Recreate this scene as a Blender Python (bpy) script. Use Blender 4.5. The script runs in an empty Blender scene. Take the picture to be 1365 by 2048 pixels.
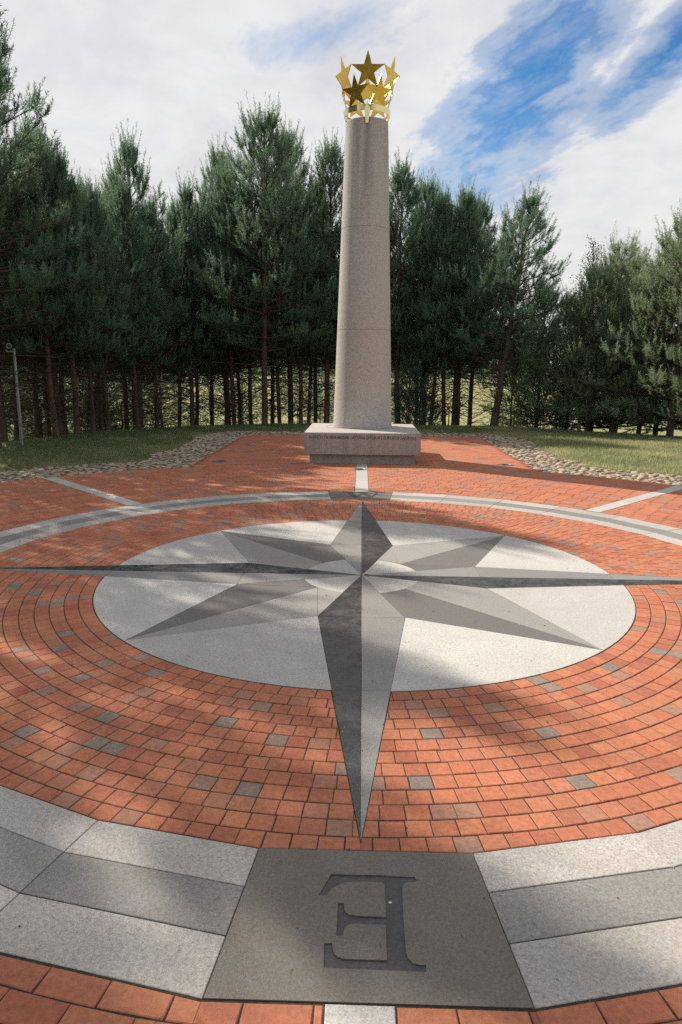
import bpy, math, random
import numpy as np
from mathutils import Matrix, Vector

sc = bpy.context.scene
R = math.radians
rng = np.random.default_rng(7)
random.seed(7)

# ------------------------------------------------------------------ camera
CAM = Vector((-0.0209, -5.8838, 1.8014))
YAW, PITCH, ROLL = 0.02839, -0.20631, 0.0090
FPX = 1376.38                      # focal length in pixels of a 2048 px high frame
cam_d = bpy.data.cameras.new('camera')
cam = bpy.data.objects.new('camera', cam_d)
sc.collection.objects.link(cam)
f_ = Vector((-math.sin(YAW) * math.cos(PITCH), math.cos(YAW) * math.cos(PITCH), math.sin(PITCH)))
r_ = Vector((math.cos(YAW), math.sin(YAW), 0))
u_ = r_.cross(f_)
rr = r_ * math.cos(ROLL) + u_ * math.sin(ROLL)
uu = u_ * math.cos(ROLL) - r_ * math.sin(ROLL)
M = Matrix((rr, uu, -f_)).transposed().to_4x4()
M.translation = CAM
cam.matrix_world = M
cam_d.sensor_fit = 'VERTICAL'
cam_d.sensor_height = 36
cam_d.lens = FPX / 2048 * 36
cam_d.clip_start = 0.05
cam_d.clip_end = 5000
sc.camera = cam

# ------------------------------------------------------------------ light
SUN_EL = R(38.9)
SUN_H = Vector((-0.785, 0.620))
to_sun = Vector((SUN_H.x * math.cos(SUN_EL), SUN_H.y * math.cos(SUN_EL), math.sin(SUN_EL)))
sun_d = bpy.data.lights.new('sun', 'SUN')
sun_d.energy = 5.0
sun_d.angle = R(0.55)
sun_d.color = (1.0, 0.91, 0.78)
sun = bpy.data.objects.new('sun', sun_d)
sc.collection.objects.link(sun)
sun.rotation_euler = to_sun.to_track_quat('Z', 'Y').to_euler()
sun.location = to_sun * 60

sc.view_settings.view_transform = 'Standard'
sc.view_settings.look = 'None'
sc.view_settings.gamma = 1
sc.view_settings.use_curve_mapping = False
sc.view_settings.exposure = 0.5
sc.cycles.use_denoising = False
sc.cycles.max_bounces = 8
sc.cycles.transparent_max_bounces = 8
sc.cycles.caustics_reflective = False
sc.cycles.caustics_refractive = False


class NT:
    """small helper for node trees"""
    def __init__(s, tree):
        s.t = tree
        s.n = tree.nodes
        s.n.clear()

    def add(s, typ, **kw):
        n = s.n.new(typ)
        for k, v in kw.items():
            if k.startswith('i_'):
                key = k[2:]
                key = int(key) if key.isdigit() else key.replace('_', ' ')
                s.set(n, key, v)
            else:
                setattr(n, k, v)
        return n

    def set(s, n, key, v):
        if isinstance(v, bpy.types.NodeSocket):
            s.t.links.new(v, n.inputs[key])
        else:
            n.inputs[key].default_value = v

    def math(s, op, a, b=None, c=None, clamp=False):
        n = s.n.new('ShaderNodeMath')
        n.operation = op
        n.use_clamp = clamp
        for i, v in enumerate((a, b, c)):
            if v is not None:
                s.set(n, i, v)
        return n.outputs[0]

    def mix(s, fac, a, b, mode='MIX'):
        n = s.n.new('ShaderNodeMix')
        n.data_type = 'RGBA'
        n.blend_type = mode
        s.set(n, 0, fac)
        for i, v in ((6, a), (7, b)):
            if not isinstance(v, bpy.types.NodeSocket) and len(v) == 3:
                v = (*v, 1)
            s.set(n, i, v)
        return n.outputs[2]

    def ramp(s, fac, stops, interp='LINEAR'):
        n = s.n.new('ShaderNodeValToRGB')
        cr = n.color_ramp
        cr.interpolation = interp
        while len(cr.elements) < len(stops):
            cr.elements.new(0.5)
        for e, (p, c) in zip(cr.elements, stops):
            e.position = p
            e.color = (c, c, c, 1) if isinstance(c, (int, float)) else (*c, 1)
        s.set(n, 0, fac)
        return n.outputs[0]

    def noise(s, scale, detail=3, rough=0.55, vec=None, dist=0.0):
        n = s.n.new('ShaderNodeTexNoise')
        n.inputs['Scale'].default_value = scale
        n.inputs['Detail'].default_value = detail
        n.inputs['Roughness'].default_value = rough
        n.inputs['Distortion'].default_value = dist
        if vec is not None:
            s.t.links.new(vec, n.inputs['Vector'])
        return n.outputs[0]


# ------------------------------------------------------------------ sky
world = bpy.data.worlds.new('World')
sc.world = world
world.use_nodes = True
W = NT(world.node_tree)
sky = W.add('ShaderNodeTexSky', sky_type='NISHITA', sun_disc=False, sun_elevation=SUN_EL,
            sun_rotation=math.atan2(SUN_H.x, SUN_H.y), altitude=100, air_density=1.0, dust_density=0.6, ozone_density=2.0)
tc = W.add('ShaderNodeTexCoord')
dirv = tc.outputs['Generated']
sep = W.add('ShaderNodeSeparateXYZ', i_0=dirv)
az = W.math('ARCTAN2', sep.outputs[0], sep.outputs[1])
el = W.math('ARCSINE', sep.outputs[2])
# cloud-layer coordinates (a flat layer seen in perspective) for streaks and puffs
zz = W.math('ADD', W.math('MAXIMUM', sep.outputs[2], 0.0), 0.22)
cx = W.math('DIVIDE', sep.outputs[0], zz)
cy = W.math('DIVIDE', sep.outputs[1], zz)
cv = W.add('ShaderNodeCombineXYZ', i_0=cx, i_1=cy, i_2=0.0).outputs[0]
mp = W.add('ShaderNodeMapping', i_0=cv, i_Rotation=(0, 0, R(60))).outputs[0]
mp = W.add('ShaderNodeMapping', i_0=mp, i_Scale=(1.0, 1.7, 1)).outputs[0]
n_big = W.noise(2.2, 5, 0.6, mp, 0.7)
n_fine = W.noise(3.6, 9, 0.62, mp, 0.45)
n_puff = W.noise(3.5, 6, 0.6, cv, 0.4)
n_det = W.noise(8.0, 9, 0.62, mp, 0.25)


def blob(a0, e0, la, le, ang, wob=1.6):
    """1 at the blob's centre, 0 at its rim and beyond; rim broken up by the cloud noise"""
    da = W.math('SUBTRACT', az, a0)
    de = W.math('SUBTRACT', el, e0)
    c, s = math.cos(ang), math.sin(ang)
    p = W.math('DIVIDE', W.math('ADD', W.math('MULTIPLY', da, c), W.math('MULTIPLY', de, s)), la)
    q = W.math('DIVIDE', W.math('SUBTRACT', W.math('MULTIPLY', de, c), W.math('MULTIPLY', da, s)), le)
    d2 = W.math('ADD', W.math('MULTIPLY', p, p), W.math('MULTIPLY', q, q))
    d = W.math('SUBTRACT', 1.0, W.math('SQRT', d2))
    nz = W.math('ADD', W.math('MULTIPLY', W.math('SUBTRACT', n_fine, 0.5), wob * 0.8), W.math('MULTIPLY', W.math('SUBTRACT', n_det, 0.5), wob * 0.75))
    return W.math('ADD', d, nz)


b1 = blob(0.21, 0.342, 0.235, 0.098, R(52), 1.5)
b2 = blob(0.385, 0.37, 0.17, 0.042, R(38), 1.3)
b3 = blob(-0.06, 0.40, 0.13, 0.03, R(12), 2.4)
gap = W.math('MAXIMUM', b1, b2)
gap = W.ramp(gap, [(0.0, 0.0), (0.34, 0.5), (0.8, 1.0)], 'EASE')
faint = W.math('MULTIPLY', W.ramp(b3, [(0.0, 0.0), (0.9, 1.0)]), 0.5)
gap = W.math('MAXIMUM', gap, faint)
# elsewhere in the sky: broken cloud from the same layer
other = W.ramp(n_big, [(0.50, 0.0), (0.66, 0.7)])
away = W.ramp(W.math('ABSOLUTE', az), [(0.62 / 3.2, 0.0), (0.9 / 3.2, 1.0)])
aw = W.add('ShaderNodeMapRange', i_0=W.math('ABSOLUTE', az), i_1=0.55, i_2=1.1, i_3=0.0, i_4=1.0).outputs[0]
hi = W.add('ShaderNodeMapRange', i_0=el, i_1=0.45, i_2=0.7, i_3=0.0, i_4=1.0).outputs[0]
gap = W.math('MAXIMUM', gap, W.math('MULTIPLY', other, W.math('MAXIMUM', aw, hi)))
wisp = W.ramp(W.math('ADD', W.math('MULTIPLY', n_fine, 0.55), W.math('MULTIPLY', n_det, 0.45)), [(0.46, 0.0), (0.66, 0.85)])
cover = W.math('MAXIMUM', W.math('SUBTRACT', 1.0, gap), W.math('MULTIPLY', wisp, 0.45))
shade_c = W.ramp(n_puff, [(0.3, (4.9, 5.0, 5.25)), (0.62, (6.05, 6.05, 6.1))])
warm = W.add('ShaderNodeMapRange', i_0=el, i_1=0.05, i_2=0.30, i_3=1.0, i_4=0.0).outputs[0]
shade_c = W.mix(W.math('MULTIPLY', warm, 0.6), shade_c, (5.9, 5.86, 5.6))
hs = W.add('ShaderNodeHueSaturation', i_Saturation=1.42, i_Value=0.86, i_Color=sky.outputs[0])
col = W.mix(cover, hs.outputs[0], shade_c)
bg = W.add('ShaderNodeBackground', i_Color=col, i_Strength=0.1)
W.t.links.new(bg.outputs[0], W.add('ShaderNodeOutputWorld').inputs[0])

# ------------------------------------------------------------------ mesh helpers


def tag(o, label=None, cat=None, group=None, kind=None):
    if label:
        o['label'] = label
    if cat:
        o['category'] = cat
    if group:
        o['group'] = group
    if kind:
        o['kind'] = kind
    return o


def link(name, data, parent=None, loc=(0, 0, 0)):
    o = bpy.data.objects.new(name, data)
    sc.collection.objects.link(o)
    o.location = loc
    if parent:
        o.parent = parent
    return o


def empty(name, loc=(0, 0, 0)):
    o = link(name, None, None, loc)
    o.empty_display_size = 0.2
    return o


class MB:
    """collects faces, builds one mesh"""
    def __init__(s):
        s.v, s.f, s.m, s.tn = [], [], [], []

    def poly(s, pts, m=0, tone=0.5):
        b = len(s.v)
        s.v.extend(pts)
        s.f.append(tuple(range(b, b + len(pts))))
        s.m.append(m)
        s.tn.append(tone)

    def prism(s, poly, z0, z1, ch=0.003, m=0, tone=0.5, tilt=(0, 0), bottom=False):
        """convex CCW polygon pushed up from z0 to z1 with a chamfered top edge"""
        n = len(poly)
        cxp = sum(p[0] for p in poly) / n
        cyp = sum(p[1] for p in poly) / n
        top = inset(poly, ch)
        zt = lambda p: z1 + (p[0] - cxp) * tilt[0] + (p[1] - cyp) * tilt[1]
        b = len(s.v)
        s.v.extend((p[0], p[1], zt(p)) for p in top)
        s.v.extend((p[0], p[1], zt(p) - ch * 0.8) for p in poly)
        s.v.extend((p[0], p[1], z0) for p in poly)
        s.f.append(tuple(range(b, b + n)))
        s.m.append(m)
        s.tn.append(tone)
        for r in range(2):
            for i in range(n):
                j = (i + 1) % n
                s.f.append((b + r * n + i, b + (r + 1) * n + i, b + (r + 1) * n + j, b + r * n + j))
                s.m.append(m)
                s.tn.append(tone)
        if bottom:
            s.f.append(tuple(range(b + 3 * n - 1, b + 2 * n - 1, -1)))
            s.m.append(m)
            s.tn.append(tone)

    def box(s, c, size, m=0, tone=0.5, rot=0.0):
        hx, hy, hz = size[0] / 2, size[1] / 2, size[2] / 2
        cr, sr = math.cos(rot), math.sin(rot)
        P = [(c[0] + x * cr - y * sr, c[1] + x * sr + y * cr) for x, y in ((-hx, -hy), (hx, -hy), (hx, hy), (-hx, hy))]
        s.prism(P, c[2] - hz, c[2] + hz, min(hx, hy, hz) * 0.12, m, tone, bottom=True)

    def mesh(s, name, mats, smooth=False):
        me = bpy.data.meshes.new(name)
        me.from_pydata(s.v, [], s.f)
        for m in mats:
            me.materials.append(m)
        if len(mats) > 1:
            me.polygons.foreach_set('material_index', s.m)
        at = me.attributes.new('tone', 'FLOAT', 'FACE')
        at.data.foreach_set('value', s.tn)
        if smooth:
            me.polygons.foreach_set('use_smooth', [True] * len(s.f))
        me.update()
        return me


def np_mesh(name, V, F, mats, midx=None, tone=None, smooth=False):
    """V (n,3), F list of (k,m) index arrays"""
    me = bpy.data.meshes.new(name)
    me.vertices.add(len(V))
    me.vertices.foreach_set('co', np.asarray(V, np.float32).ravel())
    tot = sum(a.size for a in F)
    npoly = sum(len(a) for a in F)
    me.loops.add(tot)
    me.polygons.add(npoly)
    me.loops.foreach_set('vertex_index', np.concatenate([a.ravel() for a in F]).astype(np.int32))
    cnt = np.concatenate([np.full(len(a), a.shape[1]) for a in F])
    st = np.concatenate([[0], np.cumsum(cnt)[:-1]])
    me.polygons.foreach_set('loop_start', st.astype(np.int32))
    for m in mats:
        me.materials.append(m)
    if midx is not None:
        me.polygons.foreach_set('material_index', midx.astype(np.int32))
    if tone is not None:
        at = me.attributes.new('tone', 'FLOAT', 'FACE')
        at.data.foreach_set('value', tone.astype(np.float32))
    if smooth:
        me.polygons.foreach_set('use_smooth', np.ones(npoly, bool))
    me.update(calc_edges=True)
    return me


def inset(poly, d):
    """inset a convex CCW polygon by d"""
    n = len(poly)
    out = []
    for i in range(n):
        p0, p1, p2 = poly[i - 1], poly[i], poly[(i + 1) % n]
        e1 = (p1[0] - p0[0], p1[1] - p0[1])
        e2 = (p2[0] - p1[0], p2[1] - p1[1])
        l1 = math.hypot(*e1) or 1e-9
        l2 = math.hypot(*e2) or 1e-9
        n1 = (-e1[1] / l1, e1[0] / l1)
        n2 = (-e2[1] / l2, e2[0] / l2)
        bx, by = n1[0] + n2[0], n1[1] + n2[1]
        k = max(1 + n1[0] * n2[0] + n1[1] * n2[1], 0.12)
        out.append((p1[0] + bx * d / k, p1[1] + by * d / k))
    return out


def clip(poly, a, b, keep_left=True):
    """part of a polygon on the left (or right) of the line a->b"""
    sgn = 1 if keep_left else -1
    dx, dy = b[0] - a[0], b[1] - a[1]
    side = lambda p: sgn * (dx * (p[1] - a[1]) - dy * (p[0] - a[0]))
    out = []
    n = len(poly)
    for i in range(n):
        p, q = poly[i], poly[(i + 1) % n]
        sp, sq = side(p), side(q)
        if sp >= 0:
            out.append(p)
        if sp * sq < 0:
            t = sp / (sp - sq)
            out.append((p[0] + (q[0] - p[0]) * t, p[1] + (q[1] - p[1]) * t))
    return out


def area(poly):
    return 0.5 * sum(poly[i - 1][0] * poly[i][1] - poly[i][0] * poly[i - 1][1] for i in range(len(poly)))


def clean(poly, eps=1e-4):
    out = []
    for p in poly:
        if not out or math.hypot(p[0] - out[-1][0], p[1] - out[-1][1]) > eps:
            out.append(p)
    while len(out) > 1 and math.hypot(out[0][0] - out[-1][0], out[0][1] - out[-1][1]) < eps:
        out.pop()
    return out


def seen_size(x, y, z, a):
    """how large a piece of area a lying at x,y,z shows in the frame (0 outside it)"""
    d = Vector((x, y, z)) - CAM
    zf = d.dot(f_)
    if zf < 0.3:
        return 0
    px, py = d.dot(rr) / zf * FPX, d.dot(uu) / zf * FPX
    if abs(px) > 700 or abs(py) > 1045:
        return 0
    return a * (CAM.z - z) / zf ** 3


def pol(r, deg):
    return (r * math.cos(R(deg)), r * math.sin(R(deg)))


# ------------------------------------------------------------------ materials
def mat(name):
    m = bpy.data.materials.new(name)
    m.use_nodes = True
    T = NT(m.node_tree)
    out = T.add('ShaderNodeOutputMaterial')
    b = T.add('ShaderNodeBsdfPrincipled')
    T.t.links.new(b.outputs[0], out.inputs[0])
    T.b, T.out = b, out
    T.pos = T.add('ShaderNodeNewGeometry').outputs['Position']
    T.obj = T.add('ShaderNodeTexCoord').outputs['Object']
    return m, T


def bump(T, h, strength=0.3, dist=0.01):
    n = T.add('ShaderNodeBump', i_Strength=strength, i_Distance=dist, i_Height=h)
    T.t.links.new(n.outputs[0], T.b.inputs['Normal'])


def granite(name, c_lo, c_hi, speck=260.0, rough=0.75, dirt=(0.16, 0.14, 0.12), dirt_amt=0.25, bmp=0.25, grain=0.5, spec=0.35):
    m, T = mat(name)
    n1 = T.noise(speck, 2, 0.7, T.pos)
    n2 = T.noise(speck * 0.42, 2, 0.6, T.pos)
    k = T.math('ADD', T.math('MULTIPLY', n1, 0.6), T.math('MULTIPLY', n2, 0.4))
    c = T.ramp(k, [(0.5 - grain * 0.28, c_lo), (0.5 + grain * 0.2, c_hi)])
    big = T.noise(1.1, 5, 0.62, T.pos)
    sp = T.noise(6.0, 5, 0.7, T.pos)
    d = T.math('MULTIPLY', T.ramp(T.math('ADD', T.math('MULTIPLY', big, 0.6), T.math('MULTIPLY', sp, 0.4)), [(0.42, 0.0), (0.68, 1.0)]), dirt_amt)
    c = T.mix(d, c, dirt)
    at = T.add('ShaderNodeAttribute', attribute_name='tone').outputs['Fac']
    c = T.mix(1.0, c, T.ramp(at, [(0.0, 0.84), (1.0, 1.14)]), 'MULTIPLY')
    T.set(T.b, 'Base Color', c)
    rg = T.ramp(sp, [(0.3, rough * 0.85), (0.7, min(1, rough * 1.15))])
    T.set(T.b, 'Roughness', rg)
    T.b.inputs['Specular IOR Level'].default_value = spec
    if bmp:
        bump(T, k, bmp, 0.004)
    return m


M_light = granite('light_granite', (0.27, 0.26, 0.25), (0.54, 0.52, 0.49), 150, 0.8, (0.25, 0.225, 0.195), 0.4, 0.3, 0.6)
M_ring = granite('ring_granite', (0.19, 0.18, 0.17), (0.52, 0.49, 0.455), 130, 0.75, (0.24, 0.21, 0.18), 0.35, 0.25, 0.75)
M_ringmid = granite('ring_mid_granite', (0.115, 0.11, 0.108), (0.31, 0.295, 0.283), 130, 0.6, (0.14, 0.125, 0.11), 0.35, 0.2, 0.75)
M_raylight = granite('ray_grey_granite', (0.145, 0.141, 0.137), (0.295, 0.284, 0.27), 170, 0.42, (0.2, 0.18, 0.16), 0.3, 0.08, 0.6, 0.5)
M_diagl = granite('diagonal_light_granite', (0.18, 0.172, 0.162), (0.33, 0.315, 0.295), 170, 0.6, (0.24, 0.215, 0.19), 0.3, 0.12, 0.6)
M_diagd = granite('diagonal_brown_granite', (0.102, 0.093, 0.088), (0.172, 0.158, 0.15), 170, 0.5, (0.12, 0.10, 0.09), 0.4, 0.1, 0.6)
M_plate = granite('plate_brown_granite', (0.095, 0.084, 0.073), (0.20, 0.18, 0.157), 190, 0.65, (0.10, 0.085, 0.065), 0.5, 0.2, 0.7)
M_letter = granite('letter_slate', (0.045, 0.043, 0.046), (0.085, 0.082, 0.084), 150, 0.5, (0.11, 0.10, 0.085), 0.6, 0.05, 0.6)
M_letter.node_tree.nodes['Principled BSDF'].inputs['Specular IOR Level'].default_value = 0.25
M_spoke = granite('spoke_granite', (0.27, 0.26, 0.25), (0.55, 0.53, 0.5), 150, 0.8, (0.25, 0.22, 0.19), 0.3, 0.3, 0.7)

# polished black stone with scuffs and dust
M_dark, T = mat('polished_black_granite')
sc1 = T.noise(3.2, 7, 0.72, T.pos, 1.2)
sc2 = T.noise(11, 6, 0.75, T.pos, 1.6)
fl = T.noise(220, 2, 0.6, T.pos)
s_ = T.math('ADD', T.math('MULTIPLY', sc1, 0.55), T.math('MULTIPLY', sc2, 0.45))
c = T.ramp(fl, [(0.35, (0.02, 0.02, 0.023)), (0.7, (0.05, 0.049, 0.05))])
c = T.mix(T.ramp(s_, [(0.45, 0.0), (0.7, 0.75)]), c, (0.13, 0.12, 0.11))
T.set(T.b, 'Base Color', c)
T.set(T.b, 'Roughness', T.ramp(s_, [(0.38, 0.16), (0.62, 0.5)]))

# bricks: fired clay, some grey-brown ones, 'tone' picks the clay
M_brick, T = mat('clay_brick')
at = T.add('ShaderNodeAttribute', attribute_name='tone').outputs['Fac']
c = T.ramp(at, [(0.0, (0.31, 0.102, 0.062)), (0.35, (0.40, 0.138, 0.077)), (0.70, (0.455, 0.17, 0.090)), (0.80, (0.38, 0.158, 0.098)),
                (0.84, (0.31, 0.17, 0.12)), (0.92, (0.25, 0.185, 0.15)), (1.0, (0.19, 0.16, 0.138))])
n1 = T.noise(38, 6, 0.7, T.pos)
n2 = T.noise(210, 3, 0.7, T.pos)
n3 = T.noise(1.6, 5, 0.65, T.pos)
c = T.mix(1.0, c, T.ramp(n1, [(0.3, 0.72), (0.7, 1.22)]), 'MULTIPLY')
pit = T.ramp(n2, [(0.30, 1.0), (0.36, 0.0)])
c = T.mix(T.math('MULTIPLY', pit, 0.5), c, (0.10, 0.05, 0.035))
dust = T.math('MULTIPLY', T.ramp(T.math('ADD', T.math('MULTIPLY', n3, 0.7), T.math('MULTIPLY', n1, 0.3)), [(0.48, 0.0), (0.7, 1.0)]), 0.28)
c = T.mix(dust, c, (0.27, 0.175, 0.12))
T.set(T.b, 'Base Color', c)
T.b.inputs['Roughness'].default_value = 0.85
T.b.inputs['Specular IOR Level'].default_value = 0.3
bump(T, T.math('ADD', n1, T.math('MULTIPLY', n2, 0.7)), 0.35, 0.004)

M_joint, T = mat('joint_sand')
n1 = T.noise(90, 4, 0.7, T.pos)
n2 = T.noise(2.2, 4, 0.65, T.pos)
c = T.ramp(n1, [(0.3, (0.016, 0.012, 0.009)), (0.66, (0.055, 0.043, 0.03)), (0.74, (0.22, 0.18, 0.12))])
c = T.mix(T.ramp(n2, [(0.5, 0.0), (0.72, 0.55)]), c, (0.05, 0.06, 0.022))
T.set(T.b, 'Base Color', c)
T.b.inputs['Roughness'].default_value = 1
bump(T, n1, 0.6, 0.01)

M_bed, T = mat('cobble_bed_earth')
n1 = T.noise(40, 5, 0.7, T.pos)
n2 = T.noise(3, 4, 0.6, T.pos)
c = T.ramp(n1, [(0.3, (0.06, 0.042, 0.028)), (0.7, (0.16, 0.115, 0.075))])
c = T.mix(T.ramp(n2, [(0.5, 0.0), (0.66, 0.7)]), c, (0.07, 0.085, 0.03))
T.set(T.b, 'Base Color', c)
T.b.inputs['Roughness'].default_value = 1
bump(T, n1, 0.7, 0.02)

M_cob, T = mat('fieldstone')
at = T.add('ShaderNodeAttribute', attribute_name='tone').outputs['Fac']
oi = T.add('ShaderNodeObjectInfo').outputs['Random']
tt = T.math('FRACT', T.math('ADD', at, oi))
c = T.ramp(tt, [(0.0, (0.33, 0.265, 0.195)), (0.25, (0.43, 0.355, 0.27)), (0.5, (0.29, 0.24, 0.185)), (0.7, (0.47, 0.385, 0.295)), (0.88, (0.35, 0.235, 0.165)), (1.0, (0.22, 0.19, 0.16))])
n1 = T.noise(60, 4, 0.7, T.pos)
n2 = T.noise(7, 4, 0.65, T.pos)
c = T.mix(1.0, c, T.ramp(n1, [(0.3, 0.75), (0.7, 1.18)]), 'MULTIPLY')
c = T.mix(T.math('MULTIPLY', T.ramp(n2, [(0.5, 0.0), (0.7, 1.0)]), 0.4), c, (0.16, 0.13, 0.09))
T.set(T.b, 'Base Color', c)
T.b.inputs['Roughness'].default_value = 0.9
bump(T, n1, 0.4, 0.008)

# rough bush-hammered granite of the column, rain stains running down from the rim
M_col, T = mat('column_granite')
n1 = T.noise(95, 3, 0.75, T.obj)
n2 = T.noise(38, 3, 0.7, T.obj)
k = T.math('ADD', T.math('MULTIPLY', n1, 0.6), T.math('MULTIPLY', n2, 0.4))
c = T.ramp(k, [(0.36, (0.27, 0.25, 0.237)), (0.62, (0.58, 0.545, 0.515))])
sx = T.add('ShaderNodeSeparateXYZ', i_0=T.obj)
stv = T.add('ShaderNodeMapping', i_0=T.obj, i_Scale=(7, 7, 0.35)).outputs[0]
st = T.noise(1.0, 5, 0.65, stv)
hz = T.add('ShaderNodeMapRange', i_0=sx.outputs[2], i_1=3.6, i_2=6.4, i_3=0.0, i_4=1.0).outputs[0]
stain = T.math('MULTIPLY', T.ramp(st, [(0.42, 0.0), (0.62, 1.0)]), T.math('POWER', hz, 1.5))
c = T.mix(T.math('MULTIPLY', stain, 0.5), c, (0.13, 0.115, 0.11))
# the dark run under the front leg of the crown
rx = T.math('ADD', T.math('MULTIPLY', T.math('SUBTRACT', st, 0.5), 0.16), sx.outputs[0])
run = T.math('SUBTRACT', 1.0, T.math('MULTIPLY', T.math('ABSOLUTE', T.math('SUBTRACT', rx, 0.01)), 11.0), clamp=True)
run = T.math('MULTIPLY', run, T.math('LESS_THAN', sx.outputs[1], 0.0))
run = T.math('MULTIPLY', run, T.add('ShaderNodeMapRange', i_0=sx.outputs[2], i_1=4.6, i_2=6.3, i_3=0.0, i_4=1.0).outputs[0])
c = T.mix(T.math('MULTIPLY', run, 0.55), c, (0.10, 0.09, 0.09))
T.set(T.b, 'Base Color', c)
T.b.inputs['Roughness'].default_value = 0.92
T.b.inputs['Specular IOR Level'].default_value = 0.2
bump(T, k, 0.35, 0.007)

M_plinth, T = mat('plinth_granite')
n1 = T.noise(120, 3, 0.75, T.pos)
n2 = T.noise(30, 3, 0.7, T.pos)
k = T.math('ADD', T.math('MULTIPLY', n1, 0.65), T.math('MULTIPLY', n2, 0.35))
c = T.ramp(k, [(0.36, (0.22, 0.204, 0.194)), (0.64, (0.52, 0.487, 0.46))])
stv = T.add('ShaderNodeMapping', i_0=T.pos, i_Scale=(9, 9, 0.8)).outputs[0]
st = T.noise(1.0, 5, 0.65, stv)
vert = T.math('SUBTRACT', 1.0, T.math('ABSOLUTE', T.add('ShaderNodeSeparateXYZ', i_0=T.add('ShaderNodeNewGeometry').outputs['Normal']).outputs[2]), clamp=True)
c = T.mix(T.math('MULTIPLY', T.math('MULTIPLY', T.ramp(st, [(0.36, 0.15), (0.62, 1.0)]), vert), 0.36), c, (0.15, 0.13, 0.118))
T.set(T.b, 'Base Color', c)
T.b.inputs['Roughness'].default_value = 0.85
bump(T, k, 0.3, 0.006)

M_gold, T = mat('gilded_metal')
n1 = T.noise(9, 4, 0.6, T.obj)
T.set(T.b, 'Base Color', T.ramp(n1, [(0.3, (0.62, 0.38, 0.065)), (0.7, (0.76, 0.49, 0.11))]))
T.b.inputs['Metallic'].default_value = 1
T.set(T.b, 'Roughness', T.ramp(n1, [(0.3, 0.16), (0.7, 0.30)]))
M_band, T = mat('pale_gilded_metal')
n1 = T.noise(9, 4, 0.6, T.obj)
T.set(T.b, 'Base Color', T.ramp(n1, [(0.3, (0.78, 0.63, 0.30)), (0.7, (0.88, 0.74, 0.42))]))
T.b.inputs['Metallic'].default_value = 1
T.set(T.b, 'Roughness', T.ramp(n1, [(0.3, 0.12), (0.7, 0.24)]))


def plain(name, c, rough=0.6, metal=0.0, var=0.2, scale=30, obj=True):
    m, T = mat(name)
    n = T.noise(scale, 4, 0.65, T.obj if obj else T.pos)
    lo = tuple(v * (1 - var) for v in c)
    hi = tuple(min(1, v * (1 + var)) for v in c)
    T.set(T.b, 'Base Color', T.ramp(n, [(0.3, lo), (0.7, hi)]))
    T.b.inputs['Roughness'].default_value = rough
    T.b.inputs['Metallic'].default_value = metal
    bump(T, n, 0.1, 0.003)
    return m


M_steel = plain('galvanised_steel', (0.27, 0.28, 0.285), 0.5, 0.3, 0.15, 14)
M_housing = plain('grey_housing', (0.40, 0.41, 0.42), 0.45, 0.2, 0.1, 20)
M_glass = plain('dark_lens', (0.02, 0.022, 0.025), 0.08, 0.0, 0.1, 10)
M_drainring = plain('cast_steel', (0.20, 0.20, 0.20), 0.5, 0.6, 0.25, 60)
M_post = plain('dark_fence_steel', (0.06, 0.065, 0.05), 0.6, 0.2, 0.3, 25)
M_wood = plain('weathered_wood', (0.13, 0.10, 0.075), 0.9, 0, 0.4, 12)
M_text = plain('inscription_shadow', (0.10, 0.083, 0.073), 0.9, 0, 0.3, 60)
M_debris = plain('dark_seed', (0.03, 0.024, 0.018), 0.9, 0, 0.4, 90)
M_leafdry = plain('dry_leaf', (0.28, 0.085, 0.045), 0.8, 0, 0.4, 70)
M_pebble = plain('pale_pebble', (0.62, 0.58, 0.52), 0.8, 0, 0.15, 80)

# pine bark
M_bark, T = mat('pine_bark')
mv = T.add('ShaderNodeMapping', i_0=T.obj, i_Scale=(16, 16, 3.2)).outputs[0]
n1 = T.noise(1.0, 6, 0.7, mv, 0.6)
n2 = T.noise(30, 3, 0.6, T.obj)
c = T.ramp(n1, [(0.32, (0.035, 0.022, 0.017)), (0.5, (0.10, 0.058, 0.042)), (0.7, (0.19, 0.115, 0.08))])
c = T.mix(0.25, c, T.ramp(n2, [(0.35, (0.06, 0.045, 0.035)), (0.7, (0.20, 0.15, 0.12))]))
T.set(T.b, 'Base Color', c)
T.b.inputs['Roughness'].default_value = 0.95
bump(T, n1, 0.8, 0.03)
M_twig = plain('bare_twig', (0.075, 0.05, 0.036), 0.95, 0, 0.35, 6)


def leafy(name, stops, trans=0.25, tcol=(0.10, 0.14, 0.03), big=0.6, rough=0.5):
    m, T = mat(name)
    at = T.add('ShaderNodeAttribute', attribute_name='tone').outputs['Fac']
    oi = T.add('ShaderNodeObjectInfo').outputs['Random']
    n = T.noise(big, 3, 0.6, T.pos)
    k = T.math('ADD', at, T.math('MULTIPLY', T.math('SUBTRACT', n, 0.5), 0.45))
    k = T.math('ADD', k, T.math('MULTIPLY', T.math('SUBTRACT', oi, 0.5), 0.16))
    c = T.ramp(k, stops)
    T.set(T.b, 'Base Color', c)
    T.b.inputs['Roughness'].default_value = rough
    T.b.inputs['Specular IOR Level'].default_value = 0.3
    tr = T.add('ShaderNodeBsdfTranslucent')
    T.set(tr, 'Color', T.mix(0.6, c, tcol))
    mx = T.add('ShaderNodeMixShader', i_0=trans)
    T.t.links.new(T.b.outputs[0], mx.inputs[1])
    T.t.links.new(tr.outputs[0], mx.inputs[2])
    T.t.links.new(mx.outputs[0], T.out.inputs[0])
    return m


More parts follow.
